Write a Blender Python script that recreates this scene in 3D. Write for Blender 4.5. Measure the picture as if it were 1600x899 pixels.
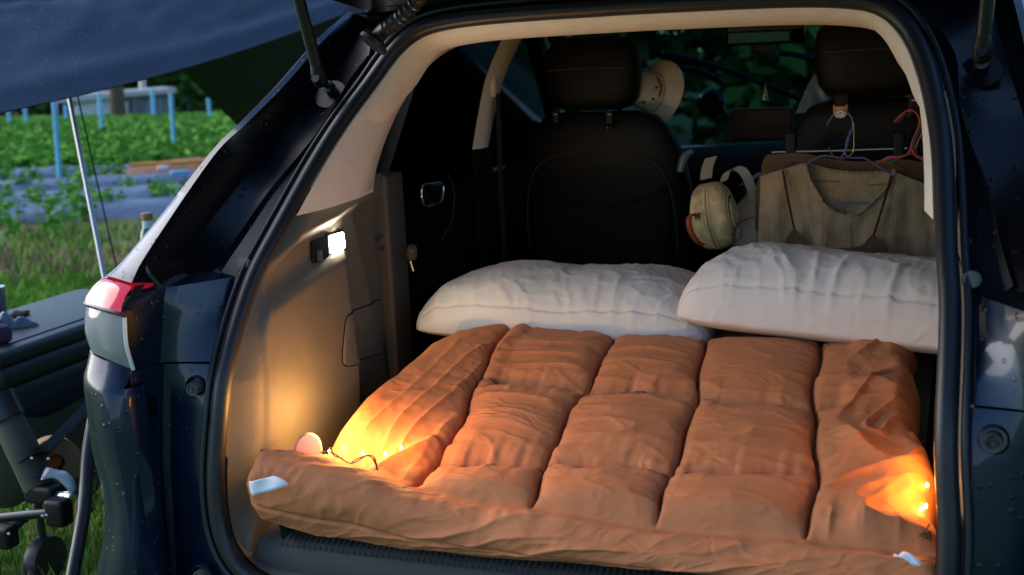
import bpy, bmesh, math, random
import numpy as np
from mathutils import Vector, Matrix
random.seed(7); RNG = np.random.default_rng(7)
for o in list(bpy.data.objects): bpy.data.objects.remove(o)
SC = bpy.context.scene; COL = SC.collection
rad = math.radians
# ------------------------------------------------------------------ camera
FPX = 1900.0; TH = rad(21.39); PT = rad(11.0); RL = rad(-2.68)
CAM = np.array([.633, -1.726, 1.46])
fwd = np.array([-math.sin(TH)*math.cos(PT), math.cos(TH)*math.cos(PT), -math.sin(PT)])
rgt0 = np.array([math.cos(TH), math.sin(TH), 0.0]); up0 = np.cross(rgt0, fwd)
rgt = math.cos(RL)*rgt0 + math.sin(RL)*up0; upv = math.cos(RL)*up0 - math.sin(RL)*rgt0
cd = bpy.data.cameras.new('camera'); cam = bpy.data.objects.new('camera', cd); COL.objects.link(cam)
cd.sensor_width = 36; cd.lens = 36*FPX/1600; cd.clip_start = .05; cd.clip_end = 3000
cam.matrix_world = Matrix([[rgt[i], upv[i], -fwd[i], CAM[i]] for i in range(3)] + [[0, 0, 0, 1]])
cd.dof.use_dof = True; cd.dof.focus_distance = 2.35; cd.dof.aperture_fstop = 4.6
SC.camera = cam
# ------------------------------------------------------------------ sky, sun, exposure
SUN_EL, SUN_ROT = 30.0, 268.0
w = bpy.data.worlds.new('World'); SC.world = w; w.use_nodes = True
nt = w.node_tree; sky = nt.nodes.new('ShaderNodeTexSky'); sky.sky_type = 'NISHITA'; sky.sun_disc = False
sky.sun_elevation = rad(SUN_EL); sky.sun_rotation = rad(SUN_ROT); sky.ozone_density = 6.0; sky.dust_density = .5; sky.air_density = 1.2
nt.links.new(sky.outputs[0], nt.nodes['Background'].inputs[0]); nt.nodes['Background'].inputs[1].default_value = .10
sl = bpy.data.lights.new('sun', 'SUN'); sl.energy = 1.25; sl.angle = rad(62); sl.color = (1, .90, .80)
sun = bpy.data.objects.new('sun', sl); COL.objects.link(sun)
sdir = Vector((math.sin(rad(SUN_ROT))*math.cos(rad(SUN_EL)), math.cos(rad(SUN_ROT))*math.cos(rad(SUN_EL)), math.sin(rad(SUN_EL))))
sun.rotation_euler = sdir.to_track_quat('Z', 'Y').to_euler(); sun.location = (5, 5, 20)
vs = SC.view_settings; vs.view_transform = 'Standard'; vs.look = 'None'; vs.exposure = 1.5; vs.gamma = 1; vs.use_curve_mapping = False
SC.cycles.max_bounces = 6; SC.cycles.caustics_reflective = False; SC.cycles.caustics_refractive = False; SC.cycles.use_denoising = True
try: SC.cycles.transparent_max_bounces = 10
except Exception: pass
SC.cycles.sample_clamp_indirect = 6.0

# ------------------------------------------------------------------ helpers: where a photographed point lies in the place
def ray(px, py):
    a = (px-800)/FPX; b = (py-449.5)/FPX
    return fwd + a*rgt - b*upv
def at(px, py, X=None, Y=None, Z=None, D=None):
    d = ray(px, py)
    t = D if D is not None else (X-CAM[0])/d[0] if X is not None else (Y-CAM[1])/d[1] if Y is not None else (Z-CAM[2])/d[2]
    return CAM + t*d
GA, GB = -.0130, -.0393; GC = -(GA*-.8 + GB*.8)
def gz(x, y): return GA*x + GB*y + GC
def atg(px, py, h=0.):
    d = ray(px, py); t = (GA*CAM[0]+GB*CAM[1]+GC+h-CAM[2])/(d[2]-GA*d[0]-GB*d[1]); return CAM + t*d
PZ = [0.3, .55, .75, .907, .98, 1.10, 1.22, 1.418, 1.49, 1.56, 1.7]; PY = [-.06, -.05, -.03, 0, .045, .143, .29, .535, .585, .605, .62]
def prof(z): return float(np.interp(z, PZ, PY))
def surf(px, py, off=0.):
    d = ray(px, py); lo, hi = .8, 4.
    for _ in range(50):
        m = (lo+hi)/2; P = CAM + m*d
        if P[1]-prof(P[2])-off < 0: lo = m
        else: hi = m
    return P
def V(*a): return np.array(a, float)
def crom(pts, n, closed=False):
    """smooth curve through pts, resampled to n points of even spacing"""
    P = np.array(pts, float); k = len(P)
    if k == 2: return np.array([P[0]+(P[1]-P[0])*t for t in np.linspace(0, 1, n)])
    out = []
    rng = range(k) if closed else range(k-1)
    for i in rng:
        p0 = P[(i-1) % k] if closed or i > 0 else 2*P[0]-P[1]
        p1 = P[i]; p2 = P[(i+1) % k]; p3 = P[(i+2) % k] if closed or i+2 < k else 2*P[-1]-P[-2]
        for t in np.linspace(0, 1, 12, endpoint=False):
            out.append(.5*((2*p1)+(-p0+p2)*t+(2*p0-5*p1+4*p2-p3)*t*t+(-p0+3*p1-3*p2+p3)*t**3))
    out.append(P[0] if closed else P[-1]); out = np.array(out)
    s = np.concatenate([[0], np.cumsum(np.linalg.norm(np.diff(out, axis=0), axis=1))])
    q = np.linspace(0, s[-1], n, endpoint=not closed)
    return np.stack([np.interp(q, s, out[:, j]) for j in range(out.shape[1])], 1)
def hashn(ix, iy, seed):
    h = (ix*374761393 + iy*668265263 + seed*1442695041) & 0xffffffff
    h = ((h ^ (h >> 13))*1274126177) & 0xffffffff
    return ((h ^ (h >> 16)) & 0xffff)/65535.0
def vnoise(x, y, seed=0):
    x = np.asarray(x, float); y = np.asarray(y, float); x, y = np.broadcast_arrays(x, y)
    ix = np.floor(x).astype(np.int64); iy = np.floor(y).astype(np.int64); fx = x-ix; fy = y-iy
    fx = fx*fx*fx*(fx*(fx*6-15)+10); fy = fy*fy*fy*(fy*(fy*6-15)+10)
    a = hashn(ix, iy, seed); b = hashn(ix+1, iy, seed); c = hashn(ix, iy+1, seed); d = hashn(ix+1, iy+1, seed)
    return (a+(b-a)*fx)*(1-fy)+(c+(d-c)*fx)*fy
def fbm(x, y, seed=0, o=3):
    s = 0; a = .5
    for k in range(o): s = s+a*vnoise(x*2**k, y*2**k, seed+k*17); a *= .5
    return s
def ridge(x, y, seed=0): return 1-np.abs(2*vnoise(x, y, seed)-1)
def sst(a, b, x):
    t = np.clip((np.asarray(x, float)-a)/(b-a), 0, 1); return t*t*(3-2*t)

# ------------------------------------------------------------------ helpers: meshes
def link(o, parent=None):
    COL.objects.link(o)
    if parent is not None: o.parent = parent; o.matrix_parent_inverse = parent_inv(parent)
    return o
def parent_inv(p): return Matrix.Identity(4) if p.parent else p.matrix_basis.inverted()
def mk(name, verts, faces, mat, parent=None, smooth=40, recalc=True):
    me = bpy.data.meshes.new(name); me.from_pydata([tuple(map(float, v)) for v in verts], [], [tuple(map(int, f)) for f in faces])
    if recalc:
        bm = bmesh.new(); bm.from_mesh(me); bmesh.ops.recalc_face_normals(bm, faces=bm.faces); bm.to_mesh(me); bm.free()
    me.materials.append(mat)
    if smooth:
        me.polygons.foreach_set('use_smooth', [True]*len(me.polygons))
        if smooth < 180: me.set_sharp_from_angle(angle=rad(smooth))
    return link(bpy.data.objects.new(name, me), parent)
class MB:
    def __init__(s): s.v = []; s.f = []
    def add(s, v, f):
        n = len(s.v); s.v += [tuple(p) for p in v]; s.f += [tuple(i+n for i in q) for q in f]; return s
    def build(s, name, mat, parent=None, smooth=40): return mk(name, s.v, s.f, mat, parent, smooth)
def gridf(nu, nv, cu=False, cv=False):
    f = []
    for i in range(nu if cu else nu-1):
        for j in range(nv if cv else nv-1):
            a = i*nv+j; b = i*nv+(j+1) % nv; c = ((i+1) % nu)*nv+(j+1) % nv; d = ((i+1) % nu)*nv+j
            f.append((a, b, c, d))
    return f
def loftd(rows, cu=False, cv=False, caps=False):
    R = [np.array(r, float) for r in rows]; nu, nv = len(R), len(R[0])
    v = np.concatenate(R); f = gridf(nu, nv, cu, cv)
    if caps and cv: f += [tuple(range(nv))[::-1], tuple((nu-1)*nv+i for i in range(nv))]
    return v, f
def loft(name, rows, mat, parent=None, cu=False, cv=False, caps=False, smooth=40):
    v, f = loftd(rows, cu, cv, caps); return mk(name, v, f, mat, parent, smooth)
def tubed(pts, r, n=8, closed=False):
    P = np.array(pts, float); k = len(P); rr = np.broadcast_to(np.array(r, float), (k,))
    T = np.gradient(P, axis=0) if not closed else (np.roll(P, -1, 0)-np.roll(P, 1, 0))
    T /= np.linalg.norm(T, axis=1)[:, None]+1e-12
    u = np.cross(T[0], [0, 0, 1.]); u = u if np.linalg.norm(u) > .1 else np.cross(T[0], [1., 0, 0]); u /= np.linalg.norm(u)
    rows = []
    for i in range(k):
        u = u-T[i]*np.dot(u, T[i]); u /= np.linalg.norm(u)+1e-12; w_ = np.cross(T[i], u)
        rows.append([P[i]+rr[i]*(math.cos(a)*u+math.sin(a)*w_) for a in np.linspace(0, 2*math.pi, n, endpoint=False)])
    return loftd(rows, cu=closed, cv=True, caps=not closed)
def tube(name, pts, r, mat, parent=None, n=8, closed=False, m=None):
    if m:
        if np.ndim(r): r = np.interp(np.linspace(0, 1, m), np.linspace(0, 1, len(r)), r)
        pts = crom(pts, m, closed)
    v, f = tubed(pts, r, n, closed); return mk(name, v, f, mat, parent, 50)
def frame(z, x=None):
    z = np.array(z, float); z /= np.linalg.norm(z); x = np.array(x if x is not None else (1, 0, 0), float)
    if abs(np.dot(x, z)) > .95: x = np.array([0, 1., 0])
    x = x-z*np.dot(x, z); x /= np.linalg.norm(x); return np.stack([x, np.cross(z, x), z], 1)
def lathed(profile, c, axis=(0, 0, 1), n=24, sx=1., sy=1., x=None):
    M = frame(axis, x); rows = []
    for r, h in profile: rows.append([np.array(c)+M@np.array([sx*r*math.cos(a), sy*r*math.sin(a), h]) for a in np.linspace(0, 2*math.pi, n, endpoint=False)])
    return loftd(rows, cv=True, caps=True)
def lathe(name, profile, c, mat, parent=None, axis=(0, 0, 1), n=24, sx=1., sy=1., x=None, smooth=40):
    v, f = lathed(profile, c, axis, n, sx, sy, x); return mk(name, v, f, mat, parent, smooth)
def boxd(c, s, M=None, bev=0.):
    bm = bmesh.new(); bmesh.ops.create_cube(bm, size=1)
    for v in bm.verts: v.co = Vector((v.co.x*s[0], v.co.y*s[1], v.co.z*s[2]))
    if bev: bmesh.ops.bevel(bm, geom=bm.edges[:], offset=bev, segments=3, affect='EDGES', profile=.6)
    bm.verts.index_update(); vv = [np.array(v.co) for v in bm.verts]; ff = [[v.index for v in f.verts] for f in bm.faces]; bm.free()
    M = np.eye(3) if M is None else np.array(M); return [np.array(c)+M@p for p in vv], ff
def box(name, c, s, mat, parent=None, M=None, bev=.004):
    v, f = boxd(c, s, M, bev); return mk(name, v, f, mat, parent, 40)
def rz(a): c, s = math.cos(a), math.sin(a); return np.array([[c, -s, 0], [s, c, 0], [0, 0, 1.]])
def tag(o, label, cat, group=None, kind=None):
    if label: o['label'] = label
    if cat: o['category'] = cat
    if group: o['group'] = group
    if kind: o['kind'] = kind
    return o
def thing(name, label, cat, loc=(0, 0, 0), group=None):
    o = bpy.data.objects.new(name, None); o.empty_display_size = .1; o.location = tuple(map(float, loc)); COL.objects.link(o); return tag(o, label, cat, group)

# ------------------------------------------------------------------ materials
def mat(name, col, rough=.5, metal=0., coat=0., var=0., vscale=8., bump=0., bscale=200., sheen=0., emit=None, trans=0., ior=1.45, spec=.5, col2=None, drops=0., dscale=90., weave=None, stretch=None, creases=None):
    m = bpy.data.materials.new(name); m.use_nodes = True; t = m.node_tree; b = t.nodes['Principled BSDF']; L = t.links.new
    b.inputs['Base Color'].default_value = (*col, 1); b.inputs['Roughness'].default_value = rough; b.inputs['Metallic'].default_value = metal
    b.inputs['Coat Weight'].default_value = coat; b.inputs['Coat Roughness'].default_value = .06; b.inputs['Specular IOR Level'].default_value = spec
    b.inputs['Transmission Weight'].default_value = trans; b.inputs['IOR'].default_value = ior
    if sheen: b.inputs['Sheen Weight'].default_value = sheen; b.inputs['Sheen Roughness'].default_value = .4
    if emit: b.inputs['Emission Color'].default_value = (*emit[0], 1); b.inputs['Emission Strength'].default_value = emit[1]
    co = t.nodes.new('ShaderNodeTexCoord'); vec = co.outputs['Object']
    if stretch:
        mp = t.nodes.new('ShaderNodeMapping'); mp.inputs['Scale'].default_value = stretch; L(vec, mp.inputs[0]); vec = mp.outputs[0]
    if var or col2:
        n = t.nodes.new('ShaderNodeTexNoise'); n.inputs['Scale'].default_value = vscale; n.inputs['Detail'].default_value = 6; L(vec, n.inputs['Vector'])
        mx = t.nodes.new('ShaderNodeMix'); mx.data_type = 'RGBA'
        c2 = col2 or tuple(c*(1-var) for c in col); c1 = col if col2 else tuple(min(1, c*(1+var)) for c in col)
        mx.inputs['A'].default_value = (*c1, 1); mx.inputs['B'].default_value = (*c2, 1)
        cr = t.nodes.new('ShaderNodeMapRange'); cr.inputs['From Min'].default_value = .35; cr.inputs['From Max'].default_value = .65
        L(n.outputs['Fac'], cr.inputs[0]); L(cr.outputs[0], mx.inputs['Factor']); L(mx.outputs['Result'], b.inputs['Base Color'])
    hs = []
    if bump:
        n2 = t.nodes.new('ShaderNodeTexNoise'); n2.inputs['Scale'].default_value = bscale; n2.inputs['Detail'].default_value = 3; L(vec, n2.inputs['Vector']); hs.append((n2.outputs['Fac'], bump, .002))
    if creases:
        # fine cloth creases: warped ridged noise
        wn = t.nodes.new('ShaderNodeTexNoise'); wn.inputs['Scale'].default_value = 7.; L(vec, wn.inputs['Vector'])
        va = t.nodes.new('ShaderNodeVectorMath'); va.operation = 'MULTIPLY_ADD'; va.inputs[1].default_value = (.22, .22, .22); L(wn.outputs['Color'], va.inputs[0]); L(vec, va.inputs[2])
        mp2 = t.nodes.new('ShaderNodeMapping'); mp2.inputs['Scale'].default_value = (1., 1.9, 1.); mp2.inputs['Rotation'].default_value = (0, 0, .5); L(va.outputs[0], mp2.inputs[0])
        n3 = t.nodes.new('ShaderNodeTexNoise'); n3.noise_type = 'RIDGED_MULTIFRACTAL'; n3.inputs['Scale'].default_value = creases[1]; n3.inputs['Detail'].default_value = 3.; L(mp2.outputs[0], n3.inputs['Vector']); hs.append((n3.outputs['Fac'], creases[0], .0035))
    if weave:
        wv = t.nodes.new('ShaderNodeTexWave'); wv.inputs['Scale'].default_value = weave[0]; wv.inputs['Distortion'].default_value = weave[2]; wv.inputs['Detail Scale'].default_value = 2.; wv.bands_direction = weave[3]; L(vec, wv.inputs['Vector']); hs.append((wv.outputs['Fac'], weave[1], .003))
    if drops:
        vo = t.nodes.new('ShaderNodeTexVoronoi'); vo.inputs['Scale'].default_value = dscale; L(vec, vo.inputs['Vector'])
        sz = t.nodes.new('ShaderNodeSeparateColor'); L(vo.outputs['Color'], sz.inputs[0])
        pw = t.nodes.new('ShaderNodeMath'); pw.operation = 'POWER'; pw.inputs[1].default_value = 3.; L(sz.outputs[0], pw.inputs[0])
        r_ = t.nodes.new('ShaderNodeMath'); r_.operation = 'MULTIPLY'; r_.inputs[1].default_value = .42; L(pw.outputs[0], r_.inputs[0])
        sb = t.nodes.new('ShaderNodeMath'); sb.operation = 'SUBTRACT'; L(r_.outputs[0], sb.inputs[0]); L(vo.outputs['Distance'], sb.inputs[1])
        mxm = t.nodes.new('ShaderNodeMath'); mxm.operation = 'MAXIMUM'; mxm.inputs[1].default_value = 0; L(sb.outputs[0], mxm.inputs[0])
        sq = t.nodes.new('ShaderNodeMath'); sq.operation = 'POWER'; sq.inputs[1].default_value = .5; L(mxm.outputs[0], sq.inputs[0]); hs.append((sq.outputs[0], drops, .006))
    prev = None
    for h, st, d in hs:
        bp = t.nodes.new('ShaderNodeBump'); bp.inputs['Strength'].default_value = st; bp.inputs['Distance'].default_value = d; L(h, bp.inputs['Height'])
        if prev: L(prev.outputs[0], bp.inputs['Normal'])
        prev = bp
    if prev: L(prev.outputs[0], b.inputs['Normal'])
    return m
M = {}
M['paint'] = mat('navy_paint', (.0045, .013, .034), .30, .25, .45, drops=.5, dscale=70)
M['paint_wet'] = mat('navy_paint_rain', (.004, .011, .030), .30, .25, .45, drops=.9, dscale=110)
M['gutter'] = mat('wet_black_gutter', (.0025, .003, .005), .28, 0, 0., spec=.35, drops=.4, dscale=60)
M['rubber'] = mat('rubber', (.012, .013, .016), .42, bump=.1, bscale=300)
M['beige'] = mat('beige_trim', (.62, .58, .52), .7, bump=.12, bscale=700, var=.04, vscale=30)
M['grey'] = mat('grey_trim', (.108, .101, .086), .62, bump=.35, bscale=900, var=.05, vscale=20)
M['grey_dk'] = mat('charcoal_trim', (.045, .042, .040), .6, bump=.3, bscale=800, var=.06)
M['blk'] = mat('black_plastic', (.006, .006, .0065), .5, spec=.3, bump=.15, bscale=500)
M['gloss'] = mat('gloss_black', (.006, .006, .008), .15)
M['dash'] = mat('matt_black_dash', (.004, .004, .004), .9, spec=.1)
M['leather'] = mat('black_leather', (.006, .005, .0045), .5, spec=.25, bump=.4, bscale=450, var=.1)
M['thread'] = mat('seat_thread', (.05, .04, .03), .7)
M['dim_mirror'] = mat('dimming_mirror', (.10, .11, .12), .05, 1)
M['chrome'] = mat('chrome', (.75, .75, .75), .18, 1)
M['steel'] = mat('steel', (.55, .55, .55), .35, 1)
M['gold'] = mat('brass', (.75, .52, .20), .3, 1)
M['quilt'] = mat('copper_cotton', (.48, .168, .066), .6, sheen=.04, spec=.25, bump=.35, bscale=1100, var=.04, vscale=14, creases=(.85, 22.))
M['stitch'] = mat('brown_thread', (.16, .05, .02), .8)
M['tagw'] = mat('white_label', (.75, .78, .82), .6, bump=.2)
M['pillow'] = mat('white_cotton', (.66, .625, .58), .8, sheen=.1, bump=.25, bscale=1100, var=.03, vscale=9, creases=(.75, 17.))
M['matt'] = mat('dark_teal_mattress', (.012, .03, .032), .7, bump=.3)
M['knit'] = mat('tan_knit', (.54, .385, .225), .9, sheen=.05, bump=.6, bscale=500, var=.12, vscale=40, weave=(95, .8, 1.2, 'X'))
M['knit2'] = mat('brown_knit', (.13, .075, .04), .9, sheen=.2, bump=.5, bscale=400, var=.1)
M['strap'] = mat('black_cord', (.006, .006, .006), .7)
M['wicker'] = mat('straw', (.62, .48, .25), .65, var=.18, vscale=60, bump=.3, bscale=300)
M['lace'] = mat('crochet_cover', (.50, .38, .22), .85, bump=.9, bscale=160, var=.2, vscale=60)
M['tanl'] = mat('tan_leather', (.34, .085, .025), .45, bump=.15)
M['canvas'] = mat('beige_canvas', (.40, .34, .26), .85, bump=.4, bscale=500, var=.08)
M['hat'] = mat('cream_cloth', (.72, .64, .52), .85, bump=.3, bscale=400, weave=(60, .5, .3, 'Z'))
M['blueplastic'] = mat('blue_coated_wire', (.13, .16, .42), .4)
M['redp'] = mat('red_coated_wire', (.55, .07, .05), .4)
M['greenp'] = mat('green_coated_wire', (.02, .25, .10), .4)
M['pinkp'] = mat('pink_coated_wire', (.60, .16, .28), .4)
M['orangep'] = mat('orange_enamel', (.62, .25, .06), .45)
M['whitep'] = mat('white_enamel', (.75, .72, .68), .4)
M['pinkdisc'] = mat('pale_pink_plastic', (.62, .40, .38), .35)
M['redlens'] = mat('red_lens', (.55, .008, .02), .12, 0, 1., emit=((.9, .01, .03), .10))
M['clearlens'] = mat('clear_lens', (.70, .74, .78), .10, 0, .6, trans=.62, ior=1.2)
M['reflector'] = mat('lamp_reflector', (.85, .87, .90), .35, .1)
M['purple'] = mat('purple_fabric', (.06, .02, .07), .7)
M['olive'] = mat('olive_canvas', (.045, .048, .028), .8, bump=.5, bscale=400, var=.15)
M['boxm'] = mat('dark_box_plastic', (.018, .022, .024), .45, bump=.25, bscale=500)
M['blackmetal'] = mat('black_tube', (.012, .013, .016), .32)
M['polemetal'] = mat('grey_pole', (.30, .31, .33), .35, .7)
M['kraft'] = mat('kraft_roll', (.25, .14, .07), .7, var=.1)
M['clearbag'] = mat('clear_bag', (.25, .32, .40), .2, trans=.5, bump=.5, bscale=60)
M['bagg'] = mat('grey_bag', (.10, .14, .17), .35, bump=.4, bscale=60)
M['brownp'] = mat('brown_panel', (.09, .035, .015), .55, bump=.2)
def glassm(name, tint, alpha, rough=.02, drops=0):
    m = bpy.data.materials.new(name); m.use_nodes = True; t = m.node_tree; L = t.links.new
    for n in list(t.nodes): t.nodes.remove(n)
    o = t.nodes.new('ShaderNodeOutputMaterial'); tr = t.nodes.new('ShaderNodeBsdfTransparent'); tr.inputs[0].default_value = (*tint, 1)
    g = t.nodes.new('ShaderNodeBsdfGlossy'); g.inputs['Roughness'].default_value = rough; g.inputs[0].default_value = (.8, .85, .9, 1)
    mx = t.nodes.new('ShaderNodeMixShader'); lw = t.nodes.new('ShaderNodeLayerWeight'); lw.inputs[0].default_value = .5; p5 = t.nodes.new('ShaderNodeMath'); p5.operation = 'POWER'; p5.inputs[1].default_value = 4.; L(lw.outputs['Facing'], p5.inputs[0]); fr = t.nodes.new('ShaderNodeMath'); fr.operation = 'MULTIPLY_ADD'; fr.inputs[1].default_value = .7; fr.inputs[2].default_value = .04; L(p5.outputs[0], fr.inputs[0])
    L(fr.outputs[0], mx.inputs[0]); L(tr.outputs[0], mx.inputs[1]); L(g.outputs[0], mx.inputs[2]); L(mx.outputs[0], o.inputs[0])
    if drops:
        co = t.nodes.new('ShaderNodeTexCoord'); vo = t.nodes.new('ShaderNodeTexVoronoi'); vo.inputs['Scale'].default_value = 90; L(co.outputs['Object'], vo.inputs['Vector'])
        mr = t.nodes.new('ShaderNodeMapRange'); mr.inputs['From Min'].default_value = .16; mr.inputs['From Max'].default_value = .22; L(vo.outputs['Distance'], mr.inputs[0])
        mm = t.nodes.new('ShaderNodeMix'); mm.data_type = 'RGBA'; mm.inputs['A'].default_value = (tint[0]*.45, tint[1]*.5, tint[2]*.55, 1); mm.inputs['B'].default_value = (*tint, 1)
        L(mr.outputs[0], mm.inputs['Factor']); L(mm.outputs['Result'], tr.inputs[0])
    return m
M['screen'] = glassm('windscreen_glass', (.10, .21, .24), .3, drops=1)
M['dglass'] = mat('privacy_glass', (.002, .002, .003), .06, spec=.12)

# ================================================================== the car
car = thing('parked_car', 'dark navy car with its tailgate open and a bed made up inside', 'car', (0, 0, gz(0, 1.5)))
def mir(P, s): P = np.array(P, float).copy(); P[..., 0] *= s; return P
SEALH = [(0, .56), (-.40, .56), (-.52, .572), (-.575, .61), (-.598, .66), (-.604, .74), (-.602, .80), (-.597, .86), (-.595, .92), (-.596, 1.0), (-.594, 1.08), (-.588, 1.12), (-.581, 1.20),
         (-.572, 1.28), (-.556, 1.35), (-.535, 1.41), (-.512, 1.457), (-.467, 1.505), (-.40, 1.522), (-.28, 1.530), (0, 1.533)]
half = crom([(x, prof(z), z) for x, z in SEALH], 120)
loop = np.concatenate([half, mir(half, -1)[-2:0:-1]])
cen = np.array([0, 0, 1.05])
def inward(P, d, dy=0.):
    """offset of a loop in its own surface towards the opening's middle, and dy into the car"""
    T = np.roll(P, -1, 0)-np.roll(P, 1, 0); T /= np.linalg.norm(T, axis=1)[:, None]
    out = []
    for p, t in zip(P, T):
        n = np.array([0, -1., 0]); z = p[2]
        sl_ = (prof(z+.02)-prof(z-.02))/.04; n = np.array([0, -1., sl_]); n /= np.linalg.norm(n)
        i = np.cross(t, n); i /= np.linalg.norm(i)
        if np.dot(i, np.array([0, p[1], 1.05])-p) < 0: i = -i
        out.append(p+d*i-dy*n)
    return np.array(out)
loopsm = loop.copy()
for _ in range(3): loopsm = (np.roll(loopsm, 1, 0)+2*loopsm+np.roll(loopsm, -1, 0))/4
loop = loopsm
# rubber seal: lip, bulb, foot
sec = [(-.020, .006), (-.018, -.010), (-.010, -.019), (.002, -.022), (.012, -.018), (.017, -.008), (.018, .004), (.012, .012)]
loft('door_seal', [inward(loop, a*.85, b*.8) for a, b in sec], M['rubber'], car, cv=True, smooth=60)
tube('seal_lip', inward(loop, -.026, -.004), .006, M['rubber'], car, 8, closed=True)
# header trim (beige) and pillar trim, both sides
def trim_rows(side):
    S = inward(loop, .020, .004)
    return S
Sin = inward(loop, .017, .008)
HM = [p[2] > 1.22 for p in loop]
i0 = HM.index(True); i1 = len(HM)-1-HM[::-1].index(True)
hw_ = np.array([.25+.75*float(sst(1.30, 1.46, p[2])) for p in loop])[:, None]
def ringrow(d, y): a_ = inward(loop, .012, .002); return (a_+(inward(loop, d, y)-a_)*hw_)[i0:i1+1]
loft('header_trim', [ringrow(d, y) for d, y in ((.012, .002), (.020, .010), (.026, .026), (.028, .050), (.022, .09), (.002, .12))], M['beige'], car, smooth=60)
# pillar trim
def pillar(side):
    o = [p for p in inward(loop, .014, .004)[:120] if 1.165 < p[2] < 1.507]
    A = crom(o, 40)
    inn = [at(583, 300, X=-.56), at(588, 265, X=-.56), at(604, 215, X=-.555), at(630, 160, X=-.548), at(662, 112, X=-.535), at(700, 80, X=-.515), at(745, 62, X=-.485)]
    D = crom(inn, 40)
    B = A*.72+D*.28; B[:, 0] += .018; Cc = A*.3+D*.7; Cc[:, 0] += .016
    E_ = D.copy(); E_[:, 0] -= .03; E_[:, 1] += .012
    A = A+V(.004, 0, 0); loft('pillar_trim', [mir(r, side) for r in (A, B, Cc, D, E_)], M['beige'], car, smooth=60)
pillar(1); pillar(-1)
# ---- lower side trim panel, one per side: a scooped grey moulding
def xpanel(Y, Z, lam=1):
    Y = np.asarray(Y, float); Z = np.asarray(Z, float)
    e = Y-np.interp(Z, PZ, PY)                       # distance behind the opening edge
    x = -.600+.034*sst(.0, .075, e)                  # rim
    arch = np.interp(Y, [-.05, .05, .10, .16, .26, .36, .48, .60], [.55, .72, .98, 1.085, 1.125, 1.138, 1.150, 1.155])   # upper edge of the scoop
    scoop = sst(.012, -.012, Z-arch)
    x = x-.020*scoop*sst(.02, .07, e)
    lampb = np.interp(Y, [.0, .12, .34, .42], [1.03, 1.035, 1.075, 1.085])
    x = x+.024*scoop*sst(.018, -.03, Z-lampb)*sst(.49, .41, Y)
    x = x+.012*np.exp(-((Z-.83)/.12)**2)*sst(.05, .12, e)*sst(.49, .41, Y)
    x = x-.16*np.maximum(0, Y-.405)*sst(.39, .43, Y)
    lin = .53+(1.17-Z)*.40                            # joint to the seat-side trim
    x = x-.010*sst(-.004, .004, Y-lin)
    return x
def side_panel(side):
    nz, ny = 150, 130; zs = np.linspace(.60, 1.205, nz); rows = []
    for z in zs:
        y0 = prof(z)+.012; y1 = .66
        ys = np.linspace(y0, y1+.06, ny)
        top = 1.165+(ys-.16)*.09
        zz = np.minimum(z, top+0*ys)
        rows.append(np.stack([xpanel(ys, zz), ys, zz], 1))
    return loft('side_trim', [mir(r+(V(-.034, 0, 0) if side < 0 else 0), side) for r in rows], M['grey'], car, smooth=180)
st_l = side_panel(1); st_r = side_panel(-1)
box('seat_side_trim', (-.645, .76, .90), (.06, .09, .60), M['grey_dk'], car, bev=.01)
box('seat_side_trim', (.645, .76, .90), (.06, .09, .60), M['grey_dk'], car, bev=.01)
def ppt(Y, Z, off=0.): return np.array([float(xpanel(Y, Z))+off, Y, Z])
def px_panel(px, py, off=0.):
    x = -.57
    for _ in range(12): P = at(px, py, X=x); x = float(xpanel(P[1], P[2]))+off
    return P
# access cover outline and catch
oc = [px_panel(*p) for p in [(546, 492), (556, 484), (596, 468), (602, 473), (604, 520), (601, 545), (592, 553), (556, 570), (540, 571), (535, 562), (538, 520)]]
yz = crom(oc, 80, closed=True)
cc = yz.mean(0); rows = []
for k, q in enumerate([1, .985, .96, .8, .5, .2, .02]):
    R = cc+(yz-cc)*q; rows.append([ppt(p[1], p[2], .0005 if k == 0 else .0032) for p in R])
cover = loft('access_cover', rows, M['grey'], st_l, cv=True, smooth=60)
tube('cover_gap', [ppt(p[1], p[2], .0012) for p in cc+(yz-cc)*1.012], .0013, M['blk'], st_l, 6, closed=True)
tube('catch', [px_panel(562, 530, .004), px_panel(563, 537, .004)], .0016, M['steel'], cover, 6)
# cargo lamp: recess frame, lens; slot beside it
def quad_on(pxs, off, n=7):
    a, b, c, d = [px_panel(*p) for p in pxs]; rows = []
    for u in np.linspace(0, 1, n):
        rows.append([ (a*(1-v)+b*v)*(1-u)+(d*(1-v)+c*v)*u + V(off, 0, 0) for v in np.linspace(0, 1, n)])
    return rows
def slab(name, pxs, off, th, m, parent, bev=.002):
    a, b, c, d = [px_panel(*p)+V(off, 0, 0) for p in pxs]
    bm = bmesh.new(); vs_ = [bm.verts.new(tuple(p)) for p in (a, b, c, d)]; vs2 = [bm.verts.new(tuple(p+V(th, 0, 0))) for p in (a, b, c, d)]
    bm.faces.new(vs_[::-1]); bm.faces.new(vs2)
    for i in range(4): bm.faces.new([vs_[i], vs_[(i+1) % 4], vs2[(i+1) % 4], vs2[i]])
    bmesh.ops.bevel(bm, geom=bm.edges[:], offset=bev, segments=3, affect='EDGES'); bmesh.ops.recalc_face_normals(bm, faces=bm.faces)
    me = bpy.data.meshes.new(name); bm.to_mesh(me); bm.free(); me.materials.append(m); me.polygons.foreach_set('use_smooth', [True]*len(me.polygons)); me.set_sharp_from_angle(angle=rad(50))
    return link(bpy.data.objects.new(name, me), parent)
lamp = slab('cargo_lamp', [(508, 366), (534, 359), (538, 390), (511, 400)], -.004, .009, M['blk'], car)
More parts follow.
